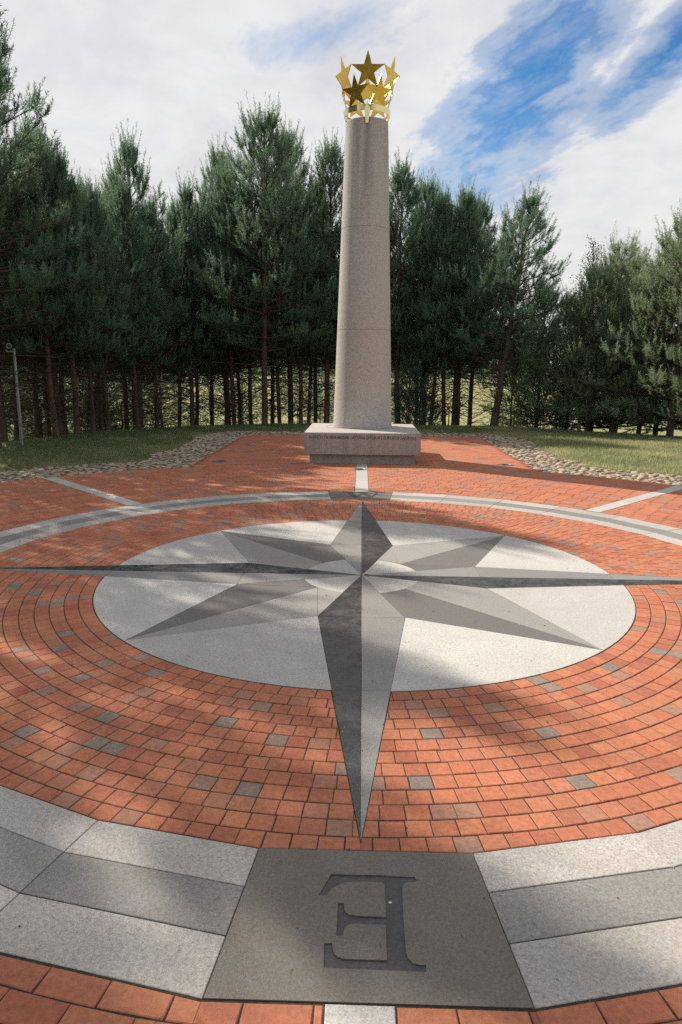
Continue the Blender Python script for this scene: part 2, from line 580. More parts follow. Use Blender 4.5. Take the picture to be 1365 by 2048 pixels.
M_needle = leafy('pine_needles', [(0.0, (0.17, 0.11, 0.045)), (0.07, (0.09, 0.10, 0.05)), (0.15, (0.065, 0.125, 0.092)),
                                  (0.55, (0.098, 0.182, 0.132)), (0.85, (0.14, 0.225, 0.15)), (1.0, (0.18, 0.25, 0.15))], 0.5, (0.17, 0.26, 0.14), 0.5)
M_needle2 = leafy('pine_needles_painted_sun', [(0.0, (0.19, 0.12, 0.05)), (0.10, (0.11, 0.12, 0.058)), (0.2, (0.12, 0.18, 0.115)),
                                         (0.55, (0.17, 0.25, 0.16)), (0.85, (0.21, 0.29, 0.18)), (1.0, (0.25, 0.31, 0.18))], 0.55, (0.27, 0.33, 0.16), 0.5)  # lighter copy of the needle colours, with the right pines' sunlight painted in
M_birch = leafy('birch_leaves', [(0.0, (0.05, 0.075, 0.035)), (0.5, (0.075, 0.11, 0.055)), (1.0, (0.12, 0.15, 0.07))], 0.3, (0.12, 0.16, 0.05), 0.8)
M_blade = leafy('grass_blades', [(0.0, (0.60, 0.49, 0.28)), (0.28, (0.44, 0.44, 0.25)), (0.52, (0.19, 0.26, 0.125)), (0.78, (0.085, 0.16, 0.072)), (1.0, (0.11, 0.19, 0.08))], 0.55, (0.42, 0.42, 0.22), 0.7)
M_tall = leafy('tall_grass_blades', [(0.0, (0.12, 0.12, 0.05)), (0.4, (0.06, 0.13, 0.035)), (1.0, (0.09, 0.18, 0.05))], 0.35, (0.14, 0.22, 0.05), 0.6)

M_ground, T = mat('lawn_and_meadow')
n1 = T.noise(55, 5, 0.7, T.pos)
n2 = T.noise(0.9, 5, 0.65, T.pos)
n3 = T.noise(0.05, 4, 0.6, T.pos)
sp_ = T.add('ShaderNodeSeparateXYZ', i_0=T.pos)
rad = T.math('SQRT', T.math('ADD', T.math('MULTIPLY', sp_.outputs[0], sp_.outputs[0]), T.math('MULTIPLY', sp_.outputs[1], sp_.outputs[1])))
lawn = T.ramp(n1, [(0.3, (0.09, 0.10, 0.045)), (0.7, (0.22, 0.22, 0.11))])
lawn = T.mix(T.ramp(n2, [(0.52, 0.0), (0.68, 0.6)]), lawn, (0.25, 0.21, 0.11))
stk = T.noise(1.0, 4, 0.6, T.add('ShaderNodeMapping', i_0=T.pos, i_Scale=(0.05, 0.35, 1)).outputs[0])
mead = T.ramp(stk, [(0.32, (0.17, 0.21, 0.09)), (0.5, (0.28, 0.28, 0.135)), (0.68, (0.37, 0.315, 0.165))])
mead = T.mix(T.ramp(n1, [(0.3, 0.15), (0.7, 0.0)]), mead, (0.09, 0.11, 0.04))
fm = T.add('ShaderNodeMapRange', i_0=rad, i_1=20, i_2=27, i_3=0.0, i_4=1.0).outputs[0]
T.set(T.b, 'Base Color', T.mix(fm, lawn, mead))
T.b.inputs['Roughness'].default_value = 1
T.b.inputs['Specular IOR Level'].default_value = 0.1
bump(T, n1, 0.5, 0.03)


# ------------------------------------------------------------------ ground
def sd_border(x, y):
    """signed distance to the outer edge of the cobbles (negative inside)"""
    d1 = np.hypot(x, y) - 8.45
    qx = np.abs(x) - 3.2
    qy = np.abs(y - 6.9) - 6.0
    d2 = np.hypot(np.maximum(qx, 0), np.maximum(qy, 0)) + np.minimum(np.maximum(qx, qy), 0) - 1.0
    wob = 0.10 * np.sin(x * 2.1 + 1.3 * np.sin(y * 1.7)) + 0.07 * np.sin(y * 3.3 + x)
    return np.minimum(d1, d2) + wob


def sst(a, b, t):
    t = np.clip((t - a) / (b - a), 0, 1)
    return t * t * (3 - 2 * t)


CREST = [(-180, 13.5), (0, 15), (40, 15.5), (57, 16.2), (75, 17.0), (92, 16.8), (108, 16.3), (118, 14.8), (128, 13.2), (140, 13.0), (180, 13.5)]


def height(x, y):
    r = np.hypot(x, y)
    th = np.degrees(np.arctan2(y, x))
    c = np.interp(th, [a for a, _ in CREST], [b for _, b in CREST])
    drop = -1.75 * sst(0, 11, r - c) - 0.10 * sst(-3, 2, r - c) - 0.06 * np.clip(r - c, 0, 4)
    far = 0.35 * sst(30, 170, r) + 6 * sst(170, 900, r)
    d = sd_border(x, y)
    lip = -0.16 + 0.165 * sst(-0.12, 0.12, d) + 0.035 * sst(0.1, 1.2, d)
    und = 0.03 * np.sin(x * 0.7 + 0.5) * np.sin(y * 0.6) * sst(0.5, 3, d)
    return lip + drop + far + und


rs = np.concatenate([[0.0], np.linspace(2, 7, 6), np.arange(7.2, 20, 0.11), np.arange(20, 34, 0.7), np.geomspace(35, 2500, 40)])
nth = 420
th = np.linspace(0, 2 * np.pi, nth, endpoint=False)
gx = rs[:, None] * np.cos(th)[None]
gy = rs[:, None] * np.sin(th)[None]
V = np.stack([gx, gy, height(gx, gy)], -1).reshape(-1, 3)
i = np.arange(len(rs) - 1)[:, None] * nth
j = np.arange(nth)[None]
jn = (j + 1) % nth
F = np.stack([i + j, i + nth + j, i + nth + jn, i + jn], -1).reshape(-1, 4)
tag(link('ground', np_mesh('ground', V, [F], [M_ground], smooth=True)), kind='structure')

# ------------------------------------------------------------------ brick paving
RD = 2.25                     # radius of the granite disc
RI, RM1, RM2, RO = 3.60, 3.80, 4.02, 4.25
RP = 7.30                     # edge of the round plaza
OFF = 0.3                      # the ring sits a touch askew of the rose
PH = 6.5                      # half angle of a letter plate
seg_deg = []                  # joints of the ring, degrees
for q in range(4):
    a0 = q * 90 + PH + OFF
    a1 = (q + 1) * 90 - PH + OFF
    seg_deg.append(q * 90 - PH + OFF)
    seg_deg += [a0 + (a1 - a0) * k / 7 for k in range(7)]
seg_deg.sort()
SEGS = [(seg_deg[k], seg_deg[k + 1] if k + 1 < len(seg_deg) else seg_deg[0] + 360) for k in range(len(seg_deg))]


def seg_of(deg):
    deg = (deg + PH - OFF) % 360 - PH + OFF
    for a, b in SEGS:
        if a <= deg < b:
            return a, b
    return SEGS[-1]


TIP, WV, WR = 3.53, 0.325, 1.055   # main ray: tip, half width and where it is widest
rot2 = lambda p, d: (p[0] * math.cos(R(d)) - p[1] * math.sin(R(d)), p[0] * math.sin(R(d)) + p[1] * math.cos(R(d)))


def brick_tone():
    t = rng.random()
    if t < 0.88:
        return float(np.clip(rng.normal(0.42, 0.19), 0.0, 0.78))
    if t < 0.95:
        return float(rng.uniform(0.80, 0.87))
    return float(rng.uniform(0.88, 1.0))


inner_bricks, outer_bricks = [], []
JT = 0.0045
# inner field: 10 cm square bricks in circles between the disc and the stone ring
pitch = 0.1035
r0 = RD + 0.006
k = 0
while r0 < RI - 0.004:
    rc = r0 + pitch / 2
    n = int(2 * math.pi * (r0 + JT) / 0.1045)
    off = rng.random() * 360
    for q in range(n):
        a = off + 360 * q / n + rng.normal(0, 0.012)
        hw = 0.0502 + rng.normal(0, 0.0003)
        hw2 = hw * (1 + 0.85 * pitch / r0)
        j2 = 0.0031 + rng.normal(0, 0.0003)
        P = [rot2(p, a) for p in ((r0 + j2, -hw), (r0 + pitch - j2, -hw2), (r0 + pitch - j2, hw2), (r0 + j2, hw))]
        whole = True
        if r0 + pitch > RI * math.cos(R(6.55)) - 0.01:      # cut along the straight inner edge of the ring
            for da in (-1.2, 1.2):
                s0, s1 = seg_of(a + da)
                P2 = clip(P, pol(RI - 0.004, s0), pol(RI - 0.004, s1), True)
                if len(P2) != len(P) or P2 != P:
                    whole = False
                P = P2
                if len(P) < 3:
                    break
        if len(P) < 3:
            continue
        # cut along the rays of the compass
        ax = round(((a % 360) / 90)) * 90
        da = (a - ax + 180) % 360 - 180
        pieces = [P]
        if abs(da) < 12 and r0 < TIP:
            t = (TIP + 0.012, 0.0)
            w1, w2 = (WR, WV + 0.008), (WR, -WV - 0.008)
            A = (rot2(w1, ax), rot2(t, ax))
            B = (rot2(w2, ax), rot2(t, ax))
            left = clip(P, A[0], A[1], True)
            right = clip(P, B[0], B[1], False)
            if r0 + pitch > TIP and len(left) > 2 and len(right) > 2:
                left = clip(P, (0, 0), rot2((1, 0), ax), True)
                left = clip(left, A[0], A[1], True)
                right = clip(clip(P, (0, 0), rot2((1, 0), ax), False), B[0], B[1], False)
            full = abs(area(P))
            if len(left) > 2 and abs(abs(area(left)) - full) < 1e-6:
                pieces = [P]
            elif len(right) > 2 and abs(abs(area(right)) - full) < 1e-6:
                pieces = [P]
            else:
                pieces = [x for x in (left, right) if len(x) > 2]
                whole = False
        for P in pieces:
            P = clean(P)
            if len(P) < 3 or abs(area(P)) < 1.2e-4:
                continue
            if area(P) < 0:
                P = P[::-1]
            inner_bricks.append((P, brick_tone()))
    r0 += pitch
    k += 1

# outer field: 20 x 10 cm bricks in circles round the ring, cut at the stone strips
SPOKES = [0, 45, 90, 135, 180, 225, 270, 315]
SW = 0.102


def cut_spokes(P, a):
    ax = round(((a % 360) / 45)) * 45
    da = (a - ax + 180) % 360 - 180
    out = [P]
    if abs(da) < 6:
        e = SW + 0.005
        d = rot2((1, 0), ax)
        nn = rot2((0, 1), ax)
        A = ((nn[0] * e, nn[1] * e), (nn[0] * e + d[0], nn[1] * e + d[1]))
        B = ((-nn[0] * e, -nn[1] * e), (-nn[0] * e + d[0], -nn[1] * e + d[1]))
        l, r = clip(P, *A, True), clip(P, *B, False)
        full = abs(area(P))
        if (len(l) > 2 and abs(area(l)) > full * 0.999) or (len(r) > 2 and abs(area(r)) > full * 0.999):
            return [P]
        out = [x for x in (l, r) if len(x) > 2]
    return out


pitch_o = 0.1055
UPL = [(2.78, 7.39), (-2.78, 7.39)]      # lamps let into the brick
r0 = RO * math.cos(R(6.55)) - 0.10
row = 0
while r0 < RP - 0.02:
    n = int(2 * math.pi * (r0 + pitch_o / 2) / 0.2055)
    off = (180.0 / n) * (row % 2) + rng.normal(0, 0.15)
    for q in range(n):
        a = off + 360 * q / n
        wa = 0.5 * 0.2 / (r0 + pitch_o / 2)
        ra, rb = r0 + 0.0035, r0 + pitch_o - 0.0035
        hw = 0.1005
        P = [rot2(p, a) for p in ((ra, -hw), (rb, -hw), (rb, hw), (ra, hw))]
        if r0 < RO + 0.02:
            sA, sB = seg_of(a - 1.36), seg_of(a + 1.36)
            lA = (pol(RO + 0.008, sA[0]), pol(RO + 0.008, sA[1]))
            lB = (pol(RO + 0.008, sB[0]), pol(RO + 0.008, sB[1]))
            parts = [clip(P, *lA, False)]
            if sA != sB:                     # over a corner of the ring: split the brick along the joint
                j0, j1 = pol(1, sA[1]), pol(9, sA[1])
                parts = [clip(clip(P, j0, j1, False), *lA, False), clip(clip(P, j0, j1, True), *lB, False)]
        else:
            parts = [P]
        for P2 in [w for P3 in parts if len(P3) > 2 for w in cut_spokes(P3, a)]:
            P2 = clean(P2)
            if len(P2) > 2 and abs(area(P2)) > 3e-4:
                outer_bricks.append((P2 if area(P2) > 0 else P2[::-1], brick_tone()))
    r0 += pitch_o
    row += 1
# apron behind and around the plinth: straight rows
PLX, PLY0, PLY1 = 1.0, 7.30, 9.36
y = 6.0
row = 0
while y < 12.85:
    hx = 3.15 - 0.35 * max(0, (y - 12.2)) ** 1.0
    x = -3.3 + (0.1 if row % 2 else 0.0)
    while x < 3.3:
        P = [(x + JT / 2, y + JT / 2), (x + 0.203 - JT / 2, y + JT / 2), (x + 0.203 - JT / 2, y + 0.103 - JT / 2), (x + JT / 2, y + 0.103 - JT / 2)]
        xm, ym = x + 0.1, y + 0.05
        x += 0.2035
        if abs(xm) > hx:
            continue
        if math.hypot(abs(xm) + 0.1, ym) < RP + 0.02 and math.hypot(abs(xm) - 0.1, ym) < RP:
            continue
        if math.hypot(xm, ym - 0.06) < RP + 0.03:
            # cut along the circle
            a = math.atan2(ym, xm)
            t0 = (RP * math.cos(a) + math.sin(a), RP * math.sin(a) - math.cos(a))
            t1 = (RP * math.cos(a) - math.sin(a), RP * math.sin(a) + math.cos(a))
            P = clip(P, t0, t1, False)
        if len(P) < 3 or abs(area(P)) < 4e-4:
            continue
        if abs(xm) < PLX - 0.12 and PLY0 + 0.1 < ym < PLY1 - 0.1:
            continue
        if any(math.hypot(xm - ux, ym - uy) < 0.2 for ux, uy in UPL):
            # cut back from the lamp rim
            ux, uy = min(UPL, key=lambda q: math.hypot(xm - q[0], ym - q[1]))
            a = math.atan2(ym - uy, xm - ux)
            if math.hypot(xm - ux, ym - uy) < 0.05:
                continue
            c0 = (ux + 0.145 * math.cos(a), uy + 0.145 * math.sin(a))
            P = clip(P, c0, (c0[0] - math.sin(a), c0[1] + math.cos(a)), False)
        P = clean(P)
        if len(P) > 2 and abs(area(P)) > 4e-4:
            outer_bricks.append((P if area(P) > 0 else P[::-1], brick_tone()))
    y += 0.1035
    row += 1


def lay_bricks(root, bricks, zoff=0.0):
    sized = sorted(range(len(bricks)), key=lambda q: -seen_size(*np.mean(bricks[q][0], 0), 0, abs(area(bricks[q][0]))))
    rest = MB()
    for n, q in enumerate(sized):
        P, tone = bricks[q]
        z = zoff + float(np.clip(rng.normal(0, 0.0008), -0.0012, 0.0016))
        tl = (rng.normal(0, 0.005), rng.normal(0, 0.005))
        ch = 0.0032
        if n < 300:
            m = MB()
            c = np.mean(P, 0)
            m.prism([(p[0] - c[0], p[1] - c[1]) for p in P], -0.045, z, ch, 0, tone, tl)
            link('brick', m.mesh('brick', [M_brick]), root, (c[0], c[1], 0))
        else:
            rest.prism(P, -0.045, z, ch, 0, tone, tl)
    tag(link('brick_field', rest.mesh('brick_field', [M_brick]), root), kind='stuff')


pav_in = tag(empty('circular_brick_paving'), kind='structure')
lay_bricks(pav_in, inner_bricks)
pav_out = tag(empty('outer_brick_paving'), kind='structure')
lay_bricks(pav_out, outer_bricks)

# sand in the joints: one sheet a little below the tops
m = MB()
N = 120
m.poly([(RI * 0.999 * math.cos(2 * math.pi * q / N), RI * 0.999 * math.sin(2 * math.pi * q / N), -0.0034) for q in range(N)])
link('joint_sand', m.mesh('joint_sand', [M_joint]), pav_in)
m = MB()
for q in range(N):
    a0, a1 = 2 * math.pi * q / N, 2 * math.pi * (q + 1) / N
    ri, ro = RO - 0.07, RP
    m.poly([(ri * math.cos(a0), ri * math.sin(a0), -0.0038), (ro * math.cos(a0), ro * math.sin(a0), -0.0038),
            (ro * math.cos(a1), ro * math.sin(a1), -0.0038), (ri * math.cos(a1), ri * math.sin(a1), -0.0038)])
m.poly([(-3.16, 6.0, -0.0044), (3.16, 6.0, -0.0044), (3.16, 12.2, -0.0044), (2.9, 12.86, -0.0044), (-2.9, 12.86, -0.0044), (-3.16, 12.2, -0.0044)])
link('joint_sand', m.mesh('joint_sand', [M_joint]), pav_out)

# ------------------------------------------------------------------ compass rose
rose = tag(empty('compass_rose'), 'large compass rose of pale, grey and black granite set in the round brick floor', 'compass rose')
GAP = 0.0022


def slab(root, name, poly, material, z=0.0, tone=None, gap=GAP, label=None):
    poly = clean(poly)
    if area(poly) < 0:
        poly = poly[::-1]
    P = inset(poly, gap)
    m = MB()
    c = np.mean(P, 0)
    m.prism([(p[0] - c[0], p[1] - c[1]) for p in P], -0.06, z, 0.0022, 0, rng.uniform(0.15, 0.85) if tone is None else tone)
    o = link(name, m.mesh(name, [material]), root, (c[0], c[1], 0))
    if label:
        o['label'] = label
    return o


def arc(r, a0, a1, n):
    return [pol(r, a0 + (a1 - a0) * q / n) for q in range(n + 1)]


VA = math.degrees(math.atan2(WV, WR))      # 17.1 deg
VRAD = math.hypot(WV, WR)
RC = 0.52
RT = RC


def on_edge(r, sign):
    """point on the outer edge of a main ray (from its widest point to its tip) at radius r"""
    p0, p1 = np.array((WR, sign * WV)), np.array((TIP, 0.0))
    lo, hi = 0.0, 1.0
    for _ in range(50):
        mid = (lo + hi) / 2
        q = p0 + (p1 - p0) * mid
        if np.hypot(*q) < r:
            lo = mid
        else:
            hi = mid
    return tuple(p0 + (p1 - p0) * lo)


for ax in (0, 90, 180, 270):
    for sg in (-1, 1):
        material, nm = (M_dark, 'black_ray_stone') if sg < 0 else (M_raylight, 'grey_ray_stone')
        v = (WR, sg * WV)
        e = on_edge(RD, sg)
        for P in ([(0, 0), (WR, 0), v], [(WR, 0), (e[0], 0), e, v], [(e[0], 0), (TIP, 0), e]):
            slab(rose, nm, [rot2(p, ax) for p in P], material, rng.normal(0, 0.0004), gap=0.0012)
# diagonal rays, their inner ends cut off by the small circle, pale stones inside it
for dg in (45, 135, 225, 315):
    for sg in (-1, 1):
        va = dg + sg * (45 - VA)                     # the corner of the neighbouring main ray
        vtx = pol(VRAD, va)
        material, nm = (M_diagd, 'brown_diagonal_stone') if sg < 0 else (M_diagl, 'pale_diagonal_stone')
        P = [pol(RD, dg), vtx] + arc(RC, va, dg, 4)
        # split into two convex pieces along the line to the circle
        slab(rose, nm, [pol(RD, dg), vtx, pol(RC, dg)], material, rng.normal(0, 0.0004), gap=0.001)
        mbp = [vtx] + arc(RC, va, dg, 5)
        m = MB()
        q = [(p[0], p[1]) for p in mbp]
        if area(q) < 0:
            q = q[::-1]
        m2 = MB()
        zt = rng.normal(0, 0.0004)
        # concave piece along the circle as a fan of thin triangles from the corner
        arcp = mbp[1:]
        for w in range(len(arcp) - 1):
            tri = [vtx, arcp[w], arcp[w + 1]]
            if area(tri) < 0:
                tri = tri[::-1]
            m2.poly([(p[0], p[1], zt) for p in tri], 0, 0.5)
        link(nm, m2.mesh(nm, [material]), rose)
    a0, a1 = dg - (45 - VA), dg + (45 - VA)
    slab(rose, 'inner_circle_stone', [(0, 0)] + arc(RC, a0, a1, 10), M_light, rng.normal(0, 0.0004))
# big pale sectors of the disc
for ax in range(0, 360, 45):
    if ax % 90 == 0:
        for sg in (-1, 1):
            e = on_edge(RD, sg)
            ea = math.degrees(math.atan2(e[1], e[0]))
            v = rot2((WR, sg * WV), ax)
            outer = arc(RD, ax + ea, ax + sg * 45, 14)
            m = MB()
            z = rng.normal(0, 0.0004)
            tn = rng.uniform(0.3, 0.8)
            for w in range(len(outer) - 1):
                tri = [v, outer[w], outer[w + 1]]
                if area(tri) < 0:
                    tri = tri[::-1]
                m.poly([(p[0], p[1], z) for p in tri], 0, tn)
                s0, s1 = (outer[w], outer[w + 1]) if sg > 0 else (outer[w + 1], outer[w])
                m.poly([(s0[0], s0[1], -0.05), (s1[0], s1[1], -0.05), (s1[0], s1[1], z), (s0[0], s0[1], z)], 0, tn)
            link('disc_slab', m.mesh('disc_slab', [M_light]), rose)

# ------------------------------------------------------------------ stone ring with the four letters
ring = tag(empty('stone_ring'), 'grey banded stone ring with brown lettered plates around the compass', 'stone ring')


def filled(name, outlines, z0, z1, material, parent, bevel=0.0):
    """flat stone with holes: a filled 2D outline given thickness"""
    cu = bpy.data.curves.new(name, 'CURVE')
    cu.dimensions = '2D'
    cu.fill_mode = 'BOTH'
    cu.extrude = (z1 - z0) / 2
    for pts in outlines:
        sp = cu.splines.new('POLY')
        sp.points.add(len(pts) - 1)
        for p, q in zip(sp.points, pts):
            p.co = (q[0], q[1], 0, 1)
        sp.use_cyclic_u = True
    tmp = bpy.data.objects.new(name + '_outline', cu)
    sc.collection.objects.link(tmp)
    dg = bpy.context.evaluated_depsgraph_get()
    me = bpy.data.meshes.new_from_object(tmp.evaluated_get(dg))
    me.name = name
    bpy.data.objects.remove(tmp)
    me.materials.clear()
    me.materials.append(material)
    at = me.attributes.new('tone', 'FLOAT', 'FACE')
    at.data.foreach_set('value', [0.5] * len(me.polygons))
    return link(name, me, parent, (0, 0, (z0 + z1) / 2))


E_OUT = [(-0.1066, -3.7067), (-0.0114, -3.7067), (0.075, -3.7056), (0.1473, -3.7083), (0.1954, -3.7092), (0.2029, -3.7241), (0.1935, -3.7348), (0.1731, -3.7347), (0.1591, -3.7408), (0.1497, -3.7565), (0.1461, -3.7906), (0.1436, -3.9179), (0.1437, -3.9956), (0.144, -4.0398), (0.1486, -4.0611), (0.1622, -4.0781), (0.1823, -4.0843), (0.2035, -4.0834), (0.2011, -4.1092), (0.1078, -4.1084), (-0.0086, -4.1072), (-0.1123, -4.1061), (-0.1152, -4.014), (-0.09, -4.013), (-0.0875, -4.0343), (-0.0822, -4.0541), (-0.0683, -4.066), (-0.0503, -4.0717), (-0.0088, -4.0718), (0.0835, -4.0707), (0.0833, -4.0166), (0.0847, -3.9322), (0.0343, -3.931), (-0.0287, -3.9319), (-0.0428, -3.9393), (-0.0534, -3.9535), (-0.0573, -3.9827), (-0.0773, -3.9835), (-0.0775, -3.8444), (-0.0579, -3.8436), (-0.0539, -3.8723), (-0.0471, -3.8867), (-0.0325, -3.8952), (0.0028, -3.8983), (0.0858, -3.8978), (0.0869, -3.8369), (0.0865, -3.7567), (0.0808, -3.7431), (0.0707, -3.7398), (0.0059, -3.7391), (-0.0554, -3.7449), (-0.0788, -3.7598), (-0.0985, -3.7734), (-0.1095, -3.792), (-0.1153, -3.8092), (-0.1469, -3.8105)]
W_U = [(0, 1), (.28, 1), (.28, .95), (.235, .93), (.37, .28), (.475, .70), (.43, .9), (.40, .95), (.38, .95), (.38, 1), (.66, 1), (.66, .95), (.61, .93), (.735, .28), (.865, .9), (.82, .95), (.80, .95), (.80, 1), (1, 1), (1, .95), (.95, .93), (.91, .88), (.72, 0), (.66, 0), (.51, .60), (.35, 0), (.29, 0), (.09, .9), (.05, .95), (0, .95)]
W_OUT = [(-0.285 + 0.58 * px, 3.725 + 0.43 * py) for px, py in W_U]
for ax in (0, 90, 180, 270):
    P = inset([pol(RI, ax + OFF - PH), pol(RO, ax + OFF - PH), pol(RO, ax + OFF + PH), pol(RI, ax + OFF + PH)], GAP)
    hole = {270: E_OUT, 90: W_OUT}.get(ax)
    if hole:
        pl = filled('letter_plate', [P, hole], -0.05, 0.0008, M_plate, ring)
        lt = filled('letter', [hole], -0.012, -0.0040, M_letter, pl)
        lt.location.z -= pl.location.z
        pl['label'] = 'brown stone plate cut with the letter ' + ('E' if ax == 270 else 'W')
    else:
        pl = slab(ring, 'letter_plate', P, M_plate, 0.0008)
for (a, b) in SEGS:
    if b - a > 12.5:
        continue
    for (ra, rb, material) in ((RI, RM1, M_ring), (RM1, RM2, M_ringmid), (RM2, RO, M_ring)):
        P = [pol(ra, a), pol(rb, a), pol(rb, b), pol(ra, b)]
        slab(ring, 'ring_slab', P, material, rng.normal(0, 0.0006), gap=0.0020)

# joint bed under ring
m = MB()
for q in range(N):
    a0, a1 = 2 * math.pi * q / N, 2 * math.pi * (q + 1) / N
    ri, ro = RI * 0.985, RO * 1.003
    m.poly([(ri * math.cos(a0), ri * math.sin(a0), -0.013), (ro * math.cos(a0), ro * math.sin(a0), -0.013),
            (ro * math.cos(a1), ro * math.sin(a1), -0.013), (ri * math.cos(a1), ri * math.sin(a1), -0.013)])
link('ring_joint', m.mesh('ring_joint', [M_joint]), ring)

# stone strips running out from the ring
for ax in SPOKES:
    st_ = tag(empty('stone_strip'), kind='structure')
    r_end = PLY0 - 0.0 if ax == 90 else 7.26
    r = RO * (math.cos(R(PH)) if ax % 90 == 0 else math.cos(R(2.0))) + 0.004
    nseg = 3
    L = (r_end - r) / nseg
    for q in range(nseg):
        P = [rot2(p, ax) for p in ((r + q * L, -SW), (r + (q + 1) * L, -SW), (r + (q + 1) * L, SW), (r + q * L, SW))]
        slab(st_, 'strip_slab', P, M_spoke, 0.0010 + rng.normal(0, 0.0004), gap=0.0015)

# ------------------------------------------------------------------ cobbles
cob_root = tag(empty('cobble_border'), kind='structure')
m = MB()
GN = 110
xs = np.linspace(-9.2, 9.2, GN)
ys = np.linspace(-9.2, 14.6, GN)
for a in range(GN - 1):
    for b in range(GN - 1):
        xm, ym = (xs[a] + xs[a + 1]) / 2, (ys[b] + ys[b + 1]) / 2
        if sd_border(xm, ym) < 0.25 and not (math.hypot(xm, ym) < RP - 0.4) and not (abs(xm) < 2.7 and 6 < ym < 12.4):
            m.poly([(xs[a], ys[b], -0.022), (xs[a + 1], ys[b], -0.022), (xs[a + 1], ys[b + 1], -0.022), (xs[a], ys[b + 1], -0.022)])
link('cobble_bed', m.mesh('cobble_bed', [M_bed]), cob_root)


def ico(sub):
    import bmesh
    bm = bmesh.new()
    bmesh.ops.create_icosphere(bm, subdivisions=sub, radius=1)
    v = np.array([p.co[:] for p in bm.verts])
    f = np.array([[p.index for p in fc.verts] for fc in bm.faces])
    bm.free()
    return v, f


ICO_V, ICO_F = ico(2)
stones = []
for s in range(10):
    g = np.random.default_rng(100 + s)
    v = ICO_V.copy()
    for _ in range(5):                     # knock flat facets off the pebble
        d = g.normal(size=3)
        d /= np.linalg.norm(d)
        t = g.uniform(0.62, 0.85)
        k = v @ d
        v -= np.where(k > t, k - t, 0)[:, None] * d
    v[:, 2] = np.clip(v[:, 2], -0.6, 0.62)
    v += g.normal(0, 0.03, v.shape)
    v *= (1, g.uniform(0.62, 0.92), 0.36)
    stones.append(v)
stone_me = [np_mesh('cobblestone', v, [ICO_F], [M_cob], tone=np.full(len(ICO_F), 0.1 * q), smooth=True) for q, v in enumerate(stones)]


def sd_inner(x, y):
    d1 = np.hypot(x, y) - (RP + 0.02)
    hx = 3.17 - 0.35 * max(0.0, y - 12.2)
    d2 = max(abs(x) - hx, y - 12.9, 5 - y)
    return min(d1, d2)


cob = []
cell = {}
tries = 0
g = np.random.default_rng(55)
while tries < 110000:
    tries += 1
    a = g.uniform(-25, 205)
    if g.random() < 0.55:
        x, y_ = pol(g.uniform(7.2, 8.75), a)
    else:
        x, y_ = g.uniform(-4.5, 4.5), g.uniform(5.5, 14.3)
    if sd_border(x, y_) > 0.03 or sd_inner(x, y_) < 0.055:
        continue
    rad_ = g.uniform(0.048, 0.092)
    ci = (int(x // 0.25), int(y_ // 0.25))
    ok = True
    for dx in (-1, 0, 1):
        for dy in (-1, 0, 1):
            for (x2, y2, r2) in cell.get((ci[0] + dx, ci[1] + dy), ()):
                if math.hypot(x - x2, y_ - y2) < (rad_ + r2) * 0.80:
                    ok = False
    if not ok:
        continue
    cell.setdefault(ci, []).append((x, y_, rad_))
    cob.append((x, y_, rad_))
cob.sort(key=lambda t: -seen_size(t[0], t[1], 0, t[2] ** 2))
Vs, Fs, Ts, nv = [], [], [], 0
for n, (x, y_, s) in enumerate(cob):
    q = n % 10
    a = g.uniform(0, 6.283)
    z = -0.026 + g.uniform(-0.004, 0.012)
    tl = g.normal(0, 0.09, 2)
    if n < 300:
        o = link('cobblestone', stone_me[q], cob_root, (x, y_, z))
        o.rotation_euler = (tl[0], tl[1], a)
        o.scale = (s, s, s)
    else:
        v = stones[q] * s
        c, s_n = math.cos(a), math.sin(a)
        v = np.stack([v[:, 0] * c - v[:, 1] * s_n, v[:, 0] * s_n + v[:, 1] * c, v[:, 2] + v[:, 0] * tl[0]], -1) + (x, y_, z)
        Vs.append(v)
        Fs.append(ICO_F + nv)
        Ts.append(np.full(len(ICO_F), g.random()))
        nv += len(v)
tag(link('cobblestones', np_mesh('cobblestones', np.concatenate(Vs), [np.concatenate(Fs)], [M_cob], tone=np.concatenate(Ts), smooth=True), cob_root), kind='stuff')

# ------------------------------------------------------------------ monument
CY = 8.62
plinth = tag(empty('plinth', (0, 8.3, 0)), 'square grey granite plinth with recessed foot under the column', 'plinth')


def bevel_box(name, x0, x1, y0, y1, z0, z1, material, parent, ch=0.012):
    m = MB()
    px, py = (0, 8.3) if parent else (0, 0)
    m.prism([(x0 - px, y0 - py), (x1 - px, y0 - py), (x1 - px, y1 - py), (x0 - px, y1 - py)], z0, z1, ch, bottom=True)
    return link(name, m.mesh(name, [material]), parent)


bevel_box('foot', -1.01, 1.01, 7.305, 9.35, -0.05, 0.185, M_plinth, plinth)
bevel_box('slab', -1.112, 1.112, 7.205, 9.45, 0.185, 0.600, M_plinth, plinth)
# shallow round seat ring cut around the column
m = MB()
for q in range(64):
    a0, a1 = 2 * math.pi * q / 64, 2 * math.pi * (q + 1) / 64
    for ra, rb in ((0.735, 0.75),):
        m.poly([(ra * math.cos(a0), CY - 8.3 + ra * math.sin(a0), 0.604), (rb * math.cos(a0), CY - 8.3 + rb * math.sin(a0), 0.604),
                (rb * math.cos(a1), CY - 8.3 + rb * math.sin(a1), 0.604), (ra * math.cos(a1), CY - 8.3 + ra * math.sin(a1), 0.604)])
link('seat_mark', m.mesh('seat_mark', [M_plinth]), plinth)
tx = bpy.data.curves.new('inscription', 'FONT')
tx.body = 'PASTATYTA 2004 METAIS LIETUVAI ĮSTOJUS Į EUROPOS SĄJUNGĄ'
tx.size = 0.07
tx.align_x = 'CENTER'
tx.extrude = 0.0012
tx.offset = 0.0012
tmp = link('inscription_text', tx)
bpy.context.view_layer.update()
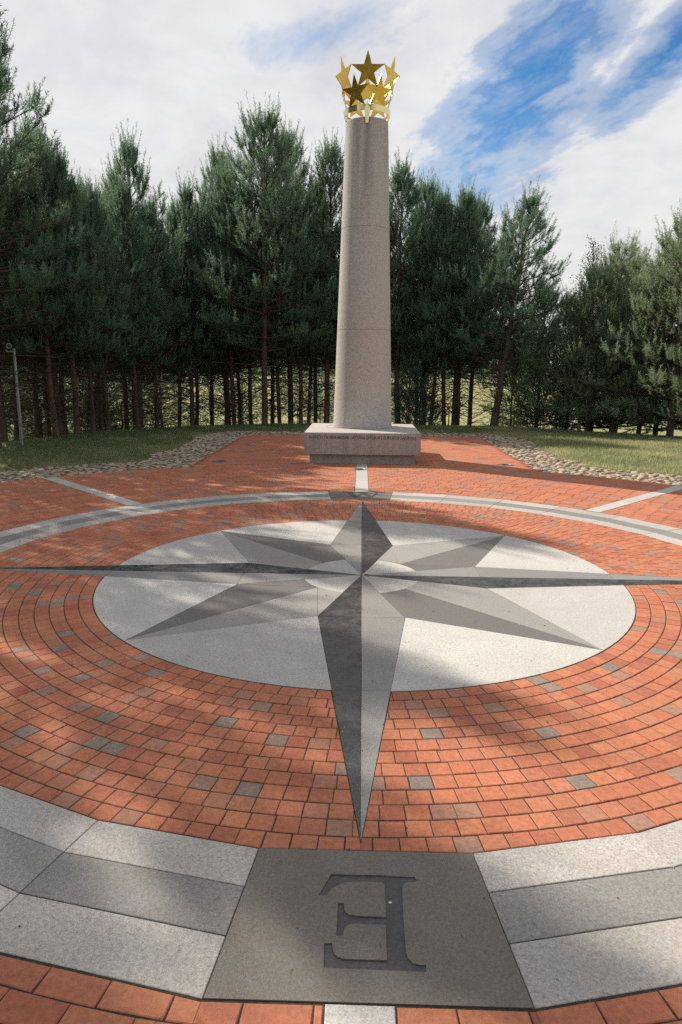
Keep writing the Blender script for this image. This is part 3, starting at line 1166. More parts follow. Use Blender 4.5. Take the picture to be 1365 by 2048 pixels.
dgp = bpy.context.evaluated_depsgraph_get()
me = bpy.data.meshes.new_from_object(tmp.evaluated_get(dgp))
bpy.data.objects.remove(tmp)
me.materials.clear()
me.materials.append(M_text)
w_txt = max(v.co.x for v in me.vertices) - min(v.co.x for v in me.vertices)
o = link('inscription', me, plinth, (0.0, 7.2035 - 8.3, 0.485))
o.rotation_euler = (R(90), 0, 0)
o.scale = (2.04 / w_txt, 1.0, 1)

column = tag(empty('column', (0, CY, 0)), 'tall tapering round granite column standing on the plinth', 'column')


def lathe(prof, n=96):
    m = MB()
    for q in range(len(prof)):
        r, z = prof[q]
        m.v.extend((r * math.cos(2 * math.pi * w / n), r * math.sin(2 * math.pi * w / n), z) for w in range(n))
    for q in range(len(prof) - 1):
        for w in range(n):
            w2 = (w + 1) % n
            m.f.append((q * n + w, q * n + w2, (q + 1) * n + w2, (q + 1) * n + w))
            m.m.append(0)
            m.tn.append(0.5)
    m.f.append(tuple(range((len(prof) - 1) * n, len(prof) * n)))
    m.m.append(0)
    m.tn.append(0.5)
    return m


crad = lambda z: 0.610 - 0.0343 * (z - 0.6)
zs = [0.602, 2.55, 4.475, 6.41]
for q in range(3):
    z0, z1 = zs[q], zs[q + 1] - 0.002
    rb = 0.02 if q == 2 else 0.003
    prof = [(crad(z0) - 0.008, z0), (crad(z0), z0 + 0.004), (crad(z0), z0 + 0.005), (crad(z0), z0 + 0.014)]
    prof += [(crad(z0 + (z1 - z0) * t), z0 + (z1 - z0) * t) for t in (0.2, 0.4, 0.6, 0.8)]
    prof += [(crad(z1), z1 - rb * 2.5), (crad(z1), z1 - rb * 1.1), (crad(z1), z1 - rb), (crad(z1) - rb * 0.3, z1 - rb * 0.3), (crad(z1) - rb, z1)]
    me = lathe(prof).mesh('drum', [M_col], True)
    me.polygons[len(me.polygons) - 1].use_smooth = False
    link('drum', me, column)

crown = tag(empty('star_crown', (0, CY, 6.41)), 'golden crown of pointed stars on top of the column', 'crown')


def star_poly(Ro, k=0.382, n=5):
    out = []
    for q in range(2 * n):
        r = Ro if q % 2 == 0 else Ro * k
        a = math.pi / 2 + math.pi * q / n
        out.append((r * math.cos(a), r * math.sin(a)))
    return out


def plate_mesh(name, poly, t, material):
    m = MB()
    n = len(poly)
    front = [(p[0], -t / 2, p[1]) for p in poly]
    back = [(p[0], t / 2, p[1]) for p in poly]
    c0, c1 = len(front) * 2, len(front) * 2 + 1
    m.v = front + back + [(0, -t / 2, 0), (0, t / 2, 0)]
    for q in range(n):
        w = (q + 1) % n
        m.f += [(c0, q, w), (c1, n + w, n + q), (q, n + q, n + w, w)]
        m.m += [0] * 3
        m.tn += [0.5] * 3
    return m.mesh(name, [material])


TILT = math.atan(0.244)
rcone = lambda z: 0.43 + 0.244 * (z - 6.5)
me_up = plate_mesh('star', star_poly(0.322), 0.012, M_gold)
me_lo = plate_mesh('star', star_poly(0.300), 0.012, M_gold)


def put_star(me, ang, zc, Ro, name='star'):
    zside = zc + Ro * 0.309
    ap = rcone(zside) * math.cos(R(30)) - 0.244 * Ro * 0.309
    o = link(name, me, crown)
    a = R(ang)
    o.rotation_mode = 'XYZ'
    mt = Matrix.Rotation(a + math.pi / 2, 4, 'Z') @ Matrix.Rotation(TILT, 4, 'X')
    mt.translation = (ap * math.cos(a), ap * math.sin(a), zc - 6.41)
    o.matrix_local = mt
    return o


for q in range(6):
    put_star(me_up, -90 + 60 * q, 7.14, 0.322)
for q in range(6):
    put_star(me_lo, -60 + 60 * q, 6.825, 0.300)
# round band under the stars
m = MB()
n = 72
for q in range(n):
    a0, a1 = 2 * math.pi * q / n, 2 * math.pi * (q + 1) / n
    def pt(r, z, a):
        return (r * math.cos(a), r * math.sin(a), z - 6.41)
    b0, b1, t0, t1 = 0.428, 0.434, 0.444, 0.450
    zb, zt = 6.505, 6.605
    m.poly([pt(b1, zb, a0), pt(b1, zb, a1), pt(t1, zt, a1), pt(t1, zt, a0)])
    m.poly([pt(b0, zb, a1), pt(b0, zb, a0), pt(t0, zt, a0), pt(t0, zt, a1)])
    m.poly([pt(t1, zt, a0), pt(t1, zt, a1), pt(t0, zt, a1), pt(t0, zt, a0)])
    m.poly([pt(b1, zb, a1), pt(b1, zb, a0), pt(b0, zb, a0), pt(b0, zb, a1)])
link('band', m.mesh('band', [M_band]), crown)
# three pointed legs that hold the band to the column
leg_p = [(0, 0.165), (-0.022, 0.055), (-0.052, 0.03), (-0.05, -0.02), (-0.024, -0.235), (0.024, -0.235), (0.05, -0.02), (0.052, 0.03), (0.022, 0.055)]
me_leg = plate_mesh('leg', leg_p, 0.012, M_band)
for q in range(3):
    a = R(-90 + 120 * q)
    o = link('leg', me_leg, crown)
    mt = Matrix.Rotation(a + math.pi / 2, 4, 'Z') @ Matrix.Rotation(0.085, 4, 'X')
    mt.translation = (0.449 * math.cos(a), 0.449 * math.sin(a), 6.52 - 6.41)
    o.matrix_local = mt

# ------------------------------------------------------------------ lamps let into the paving
me_rim = lathe([(0.128, -0.04), (0.128, 0.004), (0.122, 0.006), (0.095, 0.006), (0.09, 0.001)], 40).mesh('rim', [M_drainring], False)
me_lens = lathe([(0.089, -0.01), (0.089, 0.0015), (0.05, 0.004)], 40).mesh('lens', [M_glass], True)
for (x, y_, lab) in ((2.78, 7.39, 'round floor lamp flush in sunlit bricks beside the column shadow'),
                     (-2.78, 7.39, 'round floor lamp flush in bricks near the shaded cobbles'),
                     (-0.03, 6.52, 'round floor lamp set in the pale strip before the plinth')):
    z = 0.002 if abs(x) < 1 else 0.0
    t = tag(empty('floor_lamp', (x, y_, z)), lab, 'floor lamp', 'round lamps set flush in the floor around the column')
    link('rim', me_rim, t)
    link('lens', me_lens, t)

# slim pole with a ring-ended camera head at the left edge of the lawn
pole = tag(empty('camera_pole', (-7.93, 9.93, 0.0)), 'slim grey steel pole with small camera head before shaded pines', 'pole')
link('post', lathe([(0.034, -0.1), (0.034, 1.2), (0.030, 1.22), (0.030, 2.16), (0.012, 2.18)], 16).mesh('post', [M_steel], True), pole)
m = MB()
m.box((-0.07, -0.04, 2.10), (0.16, 0.035, 0.025), rot=R(20))
m.box((-0.14, -0.06, 2.13), (0.03, 0.03, 0.09))
link('bracket', m.mesh('bracket', [M_steel]), pole)
hd = link('camera_head', lathe([(0.03, -0.15), (0.045, -0.14), (0.05, 0.12), (0.058, 0.121), (0.058, 0.15), (0.045, 0.15), (0.043, 0.128)], 24).mesh('camera_head', [M_housing], True), pole)
hd.location = (-0.06, -0.06, 2.21)
hd.rotation_euler = (R(86), 0, R(20))
ln = link('lens', lathe([(0.04, 0.129), (0.03, 0.131)], 24).mesh('lens', [M_glass], True), hd)

# small things lying on the stone
m = MB()
g = np.random.default_rng(4)
for q in range(9):
    a = g.uniform(0, 6.28)
    c = g.normal(0, (0.022, 0.014), 2)
    l, w = g.uniform(0.012, 0.024), g.uniform(0.004, 0.008)
    dx, dy = math.cos(a), math.sin(a)
    m.poly([(c[0] - dx * l, c[1] - dy * l, 0.002), (c[0] + dy * w, c[1] - dx * w, g.uniform(0.004, 0.016)), (c[0] + dx * l, c[1] + dy * l, g.uniform(0.002, 0.012)), (c[0] - dy * w, c[1] + dx * w, g.uniform(0.003, 0.01))])
tag(link('dry_leaf', m.mesh('dry_leaf', [M_leafdry]), None, (0.038, -0.02, 0.001)), 'crumpled reddish dry leaf lying at the centre of the compass', 'leaf')
v = stones[3] * 0.007
tag(link('pebble', np_mesh('pebble', v, [ICO_F], [M_pebble], smooth=True), None, (0.103, -3.83, -0.0035)), 'tiny white pebble lying in the cut letter E', 'pebble')
Vs, Fs, nv = [], [], 0
for q in range(230):
    r = 4.6 * math.sqrt(g.random())
    a = g.uniform(0, 6.28)
    s = g.uniform(0.0015, 0.0045)
    v = ICO_V * (s * g.uniform(0.7, 2.0), s * 0.7, s * 0.5)
    c, s_n = math.cos(a * 3), math.sin(a * 3)
    v = np.stack([v[:, 0] * c - v[:, 1] * s_n, v[:, 0] * s_n + v[:, 1] * c, v[:, 2]], -1) + (r * math.cos(a), r * math.sin(a), 0.003)
    Vs.append(v)
    Fs.append(ICO_F + nv)
    nv += len(v)
for q in range(700):
    r = 4.6 * math.sqrt(g.random())
    a = g.uniform(0, 6.28)
    c, s_n = math.cos(a * 5), math.sin(a * 5)
    l, w = g.uniform(0.012, 0.03), 0.0008
    x, y_ = r * math.cos(a), r * math.sin(a)
    Vs.append(np.array([(x - c * l - s_n * w, y_ - s_n * l + c * w, 0.003), (x - c * l + s_n * w, y_ - s_n * l - c * w, 0.003), (x + c * l, y_ + s_n * l, 0.0045)]))
    Fs.append(np.array([[0, 1, 2]]) + nv)
    nv += 3
tag(link('seed_litter', np_mesh('seed_litter', np.concatenate(Vs), [np.concatenate(Fs)], [M_debris])), kind='stuff')

# ------------------------------------------------------------------ grass
def blades(n_try, region, hmin, hmax, wid, seed, tone_fn, lean=0.5):
    g = np.random.default_rng(seed)
    x, y = region(g, n_try)
    z = height(x, y)
    n = len(x)
    h = g.uniform(hmin, hmax, n)
    a = g.uniform(0, 2 * np.pi, n)
    la = g.uniform(0, 2 * np.pi, n)
    ln = g.uniform(0.1, lean, n) * h
    w = wid * g.uniform(0.7, 1.3, n)
    p0 = np.stack([x - np.cos(a) * w, y - np.sin(a) * w, z - 0.01], -1)
    p1 = np.stack([x + np.cos(a) * w, y + np.sin(a) * w, z - 0.01], -1)
    p2 = np.stack([x + np.cos(la) * ln, y + np.sin(la) * ln, z + h], -1)
    V = np.stack([p0, p1, p2], 1).reshape(-1, 3)
    return V, np.arange(3 * n).reshape(-1, 3), np.clip(tone_fn(x, y, g), 0, 1)


def lawn_region(g, n):
    t = g.uniform(R(25), R(160), n)
    r = np.sqrt(g.uniform(8.2 ** 2, 18.8 ** 2, n))
    x, y = r * np.cos(t), r * np.sin(t)
    d = sd_border(x, y)
    # inside the view, with a margin
    dy = y + 5.88
    k = (d > -0.02 - 0.10 * g.random(n)) & (np.abs(x + 0.02 + 0.028 * dy) < 0.62 * dy) 
    th_ = np.degrees(t)
    c = np.interp(th_, [a for a, _ in CREST], [b for _, b in CREST])
    k &= r < c + 1.6
    return x[k], y[k]


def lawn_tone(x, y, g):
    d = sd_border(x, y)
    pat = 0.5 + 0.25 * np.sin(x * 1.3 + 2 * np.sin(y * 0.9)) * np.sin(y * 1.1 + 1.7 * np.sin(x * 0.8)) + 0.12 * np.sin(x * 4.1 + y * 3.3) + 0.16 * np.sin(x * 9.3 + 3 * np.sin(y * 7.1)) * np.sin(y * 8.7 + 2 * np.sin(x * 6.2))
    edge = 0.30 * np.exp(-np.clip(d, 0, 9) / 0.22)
    return pat + 0.30 - 0.44 * sst(-1, 5, x) + g.normal(0, 0.17, len(x)) - edge  # sun and shade painted into blade tone: paler to the right, greener left


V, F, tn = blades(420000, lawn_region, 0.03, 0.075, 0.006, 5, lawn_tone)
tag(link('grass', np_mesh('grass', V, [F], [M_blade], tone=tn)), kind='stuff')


def tall_region(g, n):
    k = g.integers(0, 7, n)
    cxs = np.array([-6.9, -6.1, -7.6, -9.5, -11, 4.2, -3])[k]
    cys = np.array([22.5, 23.0, 22.8, 20, 17.5, 24.0, 25])[k]
    s = np.array([0.5, 0.45, 0.6, 0.9, 0.9, 0.8, 1.3])[k]
    return cxs + g.normal(0, 1, n) * s, cys + g.normal(0, 1, n) * s


V, F, tn = blades(16000, tall_region, 0.25, 1.15, 0.012, 6, lambda x, y, g: g.uniform(0, 1, len(x)), 0.45)
tag(link('tall_grass', np_mesh('tall_grass', V, [F], [M_tall], tone=tn)), kind='stuff')


def mead_region(g, n):
    y = g.uniform(17, 40, n)
    x = g.uniform(-0.75, 0.6, n) * (y + 6)
    return x, y


V, F, tn = blades(26000, mead_region, 0.05, 0.2, 0.012, 8, lambda x, y, g: 0.18 + g.normal(0, 0.16, len(x)), 0.8)
tag(link('meadow_grass', np_mesh('meadow_grass', V, [F], [M_blade], tone=tn)), kind='stuff')


def shrubs(n, seed):
    g = np.random.default_rng(seed)
    Vs = []
    for q in range(n):
        t = g.uniform(R(72), R(132))
        r = g.uniform(18.5, 30)
        x, y = r * math.cos(t), r * math.sin(t)
        if 2.2 < x < 6.5 and g.random() < 0.93:
            continue
        z = float(height(np.array(x), np.array(y)))
        s = g.uniform(0.35, 0.95)
        m_ = int(220 * s)
        c = g.normal(0, 1, (m_, 3)) * (0.42 * s, 0.42 * s, 0.36 * s) + (x, y, z + 0.55 * s)
        u1 = g.normal(size=(m_, 3))
        u1 /= np.linalg.norm(u1, axis=1, keepdims=True)
        u2 = np.cross(u1, g.normal(size=(m_, 3)))
        u2 /= np.linalg.norm(u2, axis=1, keepdims=True)
        Vs.append(np.stack([c - u1 * 0.035, c + u2 * 0.022, c + u1 * 0.035, c - u2 * 0.022], 1).reshape(-1, 3))
    V = np.concatenate(Vs)
    return V, np.arange(len(V)).reshape(-1, 4), np.clip(np.random.default_rng(1).normal(0.45, 0.2, len(V) // 4), 0, 1)


V, F, tn = shrubs(75, 21)
tag(link('undergrowth', np_mesh('undergrowth', V, [F], [M_birch], tone=tn)), kind='stuff')

# ------------------------------------------------------------------ trees
def nrm(v):
    return v / (np.linalg.norm(v, axis=-1, keepdims=True) + 1e-9)


class Wood:
    def __init__(s):
        s.V, s.F, s.n = [], [], 0

    def tube(s, P, rad, k=5):
        P = np.asarray(P, float)
        d = nrm(np.gradient(P, axis=0))
        ref = np.where(np.abs(d[:, 2:3]) > 0.85, np.array([[1.0, 0, 0]]), np.array([[0, 0, 1.0]]))
        a = nrm(np.cross(d, ref))
        b = np.cross(d, a)
        t = np.arange(k) * 2 * np.pi / k
        ring_ = P[:, None] + np.asarray(rad)[:, None, None] * (a[:, None] * np.cos(t)[None, :, None] + b[:, None] * np.sin(t)[None, :, None])
        m_ = len(P)
        i = np.arange(m_ - 1)[:, None] * k
        j = np.arange(k)[None]
        jn = (j + 1) % k
        s.V.append(ring_.reshape(-1, 3))
        s.F.append(np.stack([i + j, i + jn, i + k + jn, i + k + j], -1).reshape(-1, 4) + s.n)
        s.n += m_ * k

    def get(s):
        return np.concatenate(s.V), np.concatenate(s.F)


def needles(g, P0, D, L, K, nl, nw, fwd=0.75, tone=None):
    """P0, D (M,3) shoot starts and directions, L (M) lengths: K needles round each"""
    Mn = len(P0)
    D = nrm(D)
    ref = np.where(np.abs(D[:, 2:3]) > 0.8, np.array([[1.0, 0, 0]]), np.array([[0, 0, 1.0]]))
    A = nrm(np.cross(D, ref))
    B = np.cross(D, A)
    t = (np.arange(K)[None] + g.uniform(0, 1, (Mn, K))) / K
    ph = g.uniform(0, 2 * np.pi, (Mn, K))
    rad = A[:, None] * np.cos(ph)[..., None] + B[:, None] * np.sin(ph)[..., None]
    base = P0[:, None] + D[:, None] * (t * L[:, None])[..., None]
    dr = nrm(D[:, None] * (fwd + 0.5 * t[..., None] ** 3) + rad + g.normal(0, 0.18, (Mn, K, 3)))
    ln = nl * g.uniform(0.7, 1.15, (Mn, K))
    side = nrm(np.cross(dr, g.normal(size=(Mn, K, 3)))) * nw
    p0, p1, p2 = base - side, base + side, base + dr * ln[..., None]
    V = np.stack([p0, p1, p2], 2).reshape(-1, 3)
    F = np.arange(Mn * K * 3).reshape(-1, 3)
    tn = np.repeat(tone if tone is not None else np.full(Mn, 0.5), K) + g.normal(0, 0.05, Mn * K)
    return V, F, tn


def make_pine(seed, H, zb, Rm, dens=1.0, low=False, K=26, nmat=M_needle, shape=0.8, nl=0.085, nw=0.0062, r0=0.11, el0=8, el1=64, bare=True):
    g = np.random.default_rng(seed)
    wood = Wood()
    trunk = Wood()
    dead = Wood()
    # trunk
    zt = np.linspace(-0.4, H, 16)
    bx = np.cumsum(g.normal(0, 0.016, 16)) * H / 10
    by = np.cumsum(g.normal(0, 0.016, 16)) * H / 10
    bx -= np.interp(0, zt, bx)
    by -= np.interp(0, zt, by)
    TP = np.stack([bx, by, zt], -1)
    tr = np.interp(zt, [-0.4, 0.15, H * 0.5, H], [r0 * 1.35, r0, r0 * 0.62, 0.012])
    trunk.tube(TP, tr, 10)
    at = lambda z: np.array([np.interp(z, zt, bx), np.interp(z, zt, by), z])
    S0, SD, SL, ST, SO = [], [], [], [], []

    def shoot(p, d, l, tone, outer=False):
        SO.append(outer)
        S0.append(p)
        SD.append(d)
        SL.append(l)
        ST.append(tone)

    z = zb
    while z < H - 0.12:
        t = (z - zb) / (H - zb)
        n = int(round(g.uniform(4.2, 6.2)))
        a0 = g.uniform(0, 6.283)
        for q in range(n):
            a = a0 + 6.283 * q / n + g.normal(0, 0.22)
            prof = (1 - t) ** shape * (0.7 + 0.3 * min(1, (t + 0.1) / 0.25)) if not low else (1 - t) ** shape
            L = max(0.28, Rm * prof * g.uniform(0.68, 1.12))
            e0 = R(el0 + (el1 - el0) * t ** 1.1 + g.normal(0, 6))
            e1 = e0 + R(g.uniform(8, 30)) * (1 - t * 0.4)
            m_ = 7
            s = np.linspace(0, 1, m_)
            el_ = e0 + (e1 - e0) * s
            step = L / (m_ - 1)
            az_ = a + g.normal(0, 0.10) * s
            d = np.stack([np.cos(el_) * np.cos(az_), np.cos(el_) * np.sin(az_), np.sin(el_)], -1)
            P = at(z + g.normal(0, 0.03)) + np.concatenate([[np.zeros(3)], np.cumsum(d[:-1] * step, 0)])
            wood.tube(P, np.linspace(0.006 + 0.011 * L, 0.005, m_), 4)
            # side twigs
            nt = max(2, int(L * 5.2 * dens))
            up = np.array([0, 0, 1.0])
            for w in range(nt):
                sf = 0.24 + 0.76 * (w + g.random()) / nt
                pi_ = sf * (m_ - 1)
                i0 = min(int(pi_), m_ - 2)
                p = P[i0] + (P[i0 + 1] - P[i0]) * (pi_ - i0)
                dd = d[i0]
                sd = nrm(np.cross(dd, up)) * (1 if w % 2 else -1)
                tl = (0.20 + 0.62 * (1 - sf) * L * 0.55) * g.uniform(0.6, 1.2)
                td = nrm(dd * 0.75 + sd * g.uniform(0.45, 0.95) + up * g.uniform(0.0, 0.55) + g.normal(0, 0.12, 3))
                q2 = p + td * tl
                mid = (p + q2) / 2 + up * 0.02
                if tl > 0.22:
                    wood.tube([p, mid, q2], [0.006, 0.005, 0.003], 3)
                ns = max(1, int(tl / 0.17 * dens))
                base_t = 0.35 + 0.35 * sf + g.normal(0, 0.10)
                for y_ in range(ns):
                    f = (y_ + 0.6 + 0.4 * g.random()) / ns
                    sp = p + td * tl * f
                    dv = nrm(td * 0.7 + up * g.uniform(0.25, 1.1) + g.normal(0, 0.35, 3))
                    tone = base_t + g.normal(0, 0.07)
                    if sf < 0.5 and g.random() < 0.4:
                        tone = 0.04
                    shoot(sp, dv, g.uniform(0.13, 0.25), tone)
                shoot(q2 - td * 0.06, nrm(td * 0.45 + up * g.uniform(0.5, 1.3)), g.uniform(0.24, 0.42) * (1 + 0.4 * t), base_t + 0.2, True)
                if g.random() < 0.5:
                    shoot(q2 - td * 0.1, nrm(td * 0.6 + up * g.uniform(0.3, 1.0) + g.normal(0, 0.4, 3)), g.uniform(0.2, 0.34), base_t + 0.14, True)
            # shoots along the branch and its tip candle
            for w in range(int(2 + L * 2.2 * dens)):
                sf = g.uniform(0.35, 1)
                i0 = min(int(sf * (m_ - 1)), m_ - 2)
                shoot(P[i0] + (P[i0 + 1] - P[i0]) * g.random(), nrm(d[i0] + up * g.uniform(0.2, 1) + g.normal(0, 0.3, 3)), g.uniform(0.14, 0.26), 0.45 + g.normal(0, 0.1))
            shoot(P[-1] - d[-1] * 0.1, nrm(d[-1] + up * 0.9), g.uniform(0.38, 0.62) * (0.85 + 0.8 * t), 0.66 + g.normal(0, 0.08), True)
            for w in range(2):
                shoot(P[-1] - d[-1] * 0.12, nrm(d[-1] + up * 0.8 + g.normal(0, 0.45, 3)), g.uniform(0.26, 0.45), 0.6 + g.normal(0, 0.08), True)
        z += g.uniform(0.26, 0.40) * (0.75 + 0.35 * (1 - t))
    # leader
    for w in range(6):
        a = g.uniform(0, 6.28)
        shoot(at(H - 0.55), np.array([0.45 * math.cos(a), 0.45 * math.sin(a), 1.0]), g.uniform(0.45, 0.7), 0.7, True)
    shoot(at(H - 0.6), np.array([0.02, 0.02, 1.0]), 0.95, 0.75, True)
    # bare lower branches
    if bare:
        z = max(0.5, zb * 0.22)
        while z < zb + 1.6:
            for q in range(int(g.integers(2, 5))):
                a = g.uniform(0, 6.28)
                L = g.uniform(0.5, 1.0) * Rm * 0.72
                e = R(g.uniform(-12, 38))
                m_ = 6
                s = np.linspace(0, 1, m_)
                el_ = e + R(g.uniform(-30, 30)) * s
                az_ = a + g.normal(0, 0.2) * s
                d = np.stack([np.cos(el_) * np.cos(az_), np.cos(el_) * np.sin(az_), np.sin(el_)], -1)
                P = at(z + g.uniform(-0.05, 0.05)) + np.concatenate([[np.zeros(3)], np.cumsum(d[:-1] * L / (m_ - 1), 0)])
                dead.tube(P, np.linspace(0.014, 0.003, m_), 4)
                for w in range(int(g.integers(4, 10))):
                    i0 = int(g.integers(1, m_))
                    dv = nrm(d[min(i0, m_ - 1)] + g.normal(0, 0.75, 3))
                    l2 = g.uniform(0.15, 0.5)
                    p2 = P[i0] + dv * l2
                    dead.tube([P[i0], (P[i0] + p2) / 2 + g.normal(0, 0.02, 3), p2], [0.005, 0.004, 0.002], 3)
            z += g.uniform(0.11, 0.24)
    S0, SD, SL, ST, SO = map(np.array, (S0, SD, SL, ST, SO))
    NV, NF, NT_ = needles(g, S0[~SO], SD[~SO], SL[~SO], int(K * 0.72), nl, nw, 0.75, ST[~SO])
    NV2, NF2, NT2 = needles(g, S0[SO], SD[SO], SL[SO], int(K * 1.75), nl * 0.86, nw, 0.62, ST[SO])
    NF = np.concatenate([NF, NF2 + len(NV)])
    NV = np.concatenate([NV, NV2])
    NT_ = np.concatenate([NT_, NT2])
    WV_, WF = wood.get()
    V = np.concatenate([WV_, NV])
    mi = np.concatenate([np.zeros(len(WF)), np.ones(len(NF))])
    tn = np.concatenate([np.full(len(WF), 0.5), NT_])
    me_c = np_mesh('crown', V, [WF, NF + len(WV_)], [M_twig, nmat], mi, tn)
    a, b = trunk.get()
    me_t = np_mesh('trunk', a, [b], [M_bark], smooth=True)
    me_d = None
    if bare:
        a, b = dead.get()
        me_d = np_mesh('bare_branches', a, [b], [M_twig])
    return dict(crown=me_c, trunk=me_t, bare=me_d, H=H)


PV = {}
for s in range(4):
    PV['tall%d' % s] = make_pine(11 + s, 9.0, 2.7, 2.5, 1.0, shape=0.70, el0=0, el1=58, K=28, nl=0.10, nw=0.0075)
PV['wide0'] = make_pine(31, 9.4, 2.6, 2.9, 1.0, shape=0.56, el0=2, el1=55, K=28, nl=0.10, nw=0.0075)
PV['open0'] = make_pine(41, 7.4, 2.4, 2.5, 0.8, shape=0.75, el0=4, el1=56, K=28, nl=0.10, nw=0.0075)
for s in range(3):
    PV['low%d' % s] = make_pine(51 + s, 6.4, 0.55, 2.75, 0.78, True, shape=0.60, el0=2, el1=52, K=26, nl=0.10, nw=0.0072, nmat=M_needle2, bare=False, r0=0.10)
for s in range(2):
    PV['thin%d' % s] = make_pine(71 + s, 9.0, 2.4, 2.3, 0.5, shape=0.8, el0=2, el1=58, K=22, nl=0.10, nw=0.007)
PV['bush0'] = make_pine(61, 2.6, 0.15, 1.1, 1.2, True, shape=0.8, bare=False, r0=0.04, el1=45)
PV['bush1'] = make_pine(62, 3.4, 0.2, 1.3, 1.1, True, shape=0.8, bare=False, r0=0.05, el1=50, nmat=M_needle2)

TREE_COL = 'pines standing around the plaza'


def place(kind, x, y, H, label, width=1.0, rz=None, lean=(0, 0), group=None, name='pine_tree', cat='pine tree', zoff=0.0):
    P = PV[kind]
    z = float(height(np.array(x), np.array(y))) + zoff
    if kind[:4] in ('tall', 'wide', 'open', 'low0', 'low1', 'low2'):
        H = H * 0.955 - 0.2
    s = (H - z) / P['H']
    o = empty(name, (x, y, z))
    o.rotation_euler = (lean[0], lean[1], rng.uniform(0, 6.28) if rz is None else rz)
    sw = (0.35 + 0.65 * s) * width
    o.scale = (sw, sw, s)
    link('crown', P['crown'], o)
    link('trunk', P['trunk'], o)
    if P['bare']:
        link('bare_branches', P['bare'], o)
    tag(o, label, cat, group)
    return o


# (kind, x, y, top height, label, width)
FRONT = [
    ('tall0', -8.05, 9.0, 10.3, 'tallest pine at the left edge, cut off by the frame', 0.95),
    ('tall1', -8.70, 10.6, 7.9, 'dark pine just behind the slim grey pole, its trunk dark', 0.85),
    ('tall2', -8.05, 12.3, 7.75, 'pine with two upright tip clusters right of the tallest left pine', 0.9),
    ('tall3', -7.72, 11.3, 7.35, 'reddish trunked pine at the left lawn edge, first right of the pole', 0.8),
    ('tall0', -7.55, 12.2, 7.2, 'thick trunked pine at the left lawn edge where the grass is spotted with sun', 0.85),
    ('tall2', -7.70, 14.3, 6.7, 'lower pine filling the dip in the left tree line', 0.9),
    ('open0', -7.20, 16.4, 8.55, 'pine with a narrow spire of long shoots, in the dip left of the broad pine', 0.85),
    ('tall1', -6.85, 17.0, 7.1, 'twin trunked looking pine beside the narrow spired pine', 0.8),
    ('tall3', -6.45, 18.3, 7.3, 'slender pine with many bare criss-cross lower branches above the bright grass clump', 0.75),
    ('open0', -5.95, 18.2, 7.8, 'slender pine whose lone tip shoot leans left into the gap before the broad pine', 0.75),
    ('tall1', -4.85, 19.2, 9.35, 'pine forming the left shoulder of the broad pine', 0.9),
    ('wide0', -3.33, 17.7, 9.8, 'broad dense pine with the thick reddish trunk left of the column', 1.0),
    ('tall2', -2.70, 20.2, 10.1, 'pine rising behind the broad pine, its peak highest left of the column', 0.95),
    ('tall0', -1.30, 19.2, 9.5, 'pine close against the left side of the column', 0.95),
    ('tall3', 1.30, 19.0, 8.75, 'pine close against the right side of the column', 1.0),
    ('tall1', 3.25, 18.8, 7.9, 'pine with two close straight trunks right of the column', 0.95),
    ('open0', 4.33, 17.1, 7.35, 'open crowned pine with leaning dark trunk right of the meadow gap', 1.15),
    ('tall2', 4.05, 20.4, 7.9, 'pine filling the row just left of the open crowned leaning pine', 0.95),
    ('tall0', 2.3, 20.2, 8.5, 'full pine second right of the column, its rounded top above its neighbours', 1.0),
    ('tall1', 5.3, 21.4, 7.0, 'pine behind the leaning trunk with the meadow showing at its foot', 0.85),
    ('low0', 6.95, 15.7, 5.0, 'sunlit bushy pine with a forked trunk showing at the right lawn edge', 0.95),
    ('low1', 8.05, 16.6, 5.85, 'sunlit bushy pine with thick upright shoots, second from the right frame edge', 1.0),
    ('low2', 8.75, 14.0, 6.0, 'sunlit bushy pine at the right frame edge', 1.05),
]
for kd, x, y_, H, lab, wd in FRONT:
    lean = (R(-1), R(7)) if 'leaning dark trunk' in lab else (rng.normal(0, 0.012), rng.normal(0, 0.012))
    rz = 0.0 if 'leaning dark trunk' in lab else None
    place(kd, x, y_, H, lab, wd, rz, lean, TREE_COL)
# companions: the closely set trunks behind the front pines
BACK = [(-7.3, 13.8, 6.9), (-6.9, 15.2, 7.2), (-8.0, 17.4, 7.9), (-6.1, 19.4, 7.4), (-5.6, 19.8, 7.9), (-9.3, 11.8, 7.4), (-11.5, 15.0, 8.6), (-12.2, 18.0, 8.8), (-10.2, 21.0, 8.0), (-11.8, 12.0, 9.0), (-9.0, 13.0, 7.6), (-8.4, 13.4, 7.3), (-8.3, 16.3, 7.3), (-7.5, 13.2, 6.5), (-9.6, 15.0, 8.0), (-10.4, 13.2, 8.2), (-9.2, 18.2, 7.6),
        (-7.6, 19.6, 7.4), (-4.55, 18.6, 8.6), (-4.65, 20.3, 8.4), (-4.1, 19.6, 8.2), (-3.45, 20.6, 9.0), (-3.0, 19.2, 8.0), (-2.2, 19.0, 8.2), (-2.1, 21.2, 8.4),
        (-1.75, 20.2, 8.4), (-0.75, 20.2, 7.9), (-0.05, 20.0, 7.6), (0.65, 19.6, 7.6), (2.42, 18.7, 7.4), (2.05, 20.4, 7.4), (-5.4, 21.4, 8.0), (-6.6, 21.0, 7.0), (-10.6, 16.6, 8.4), (-8.8, 20.6, 7.6)]
for n, (x, y_, H) in enumerate(BACK):
    place('tall%d' % (n % 4), x, y_, H, 'shaded pine among the dark trunks behind the front row', 0.8, None, (rng.normal(0, 0.02), rng.normal(0, 0.02)), 'shaded pines in the rows behind', zoff=0)
place('tall2', 2.88, 18.6, 7.8, 'crooked dark trunked pine left of the two close straight trunks', 0.8, None, (0.0, R(2)), TREE_COL)
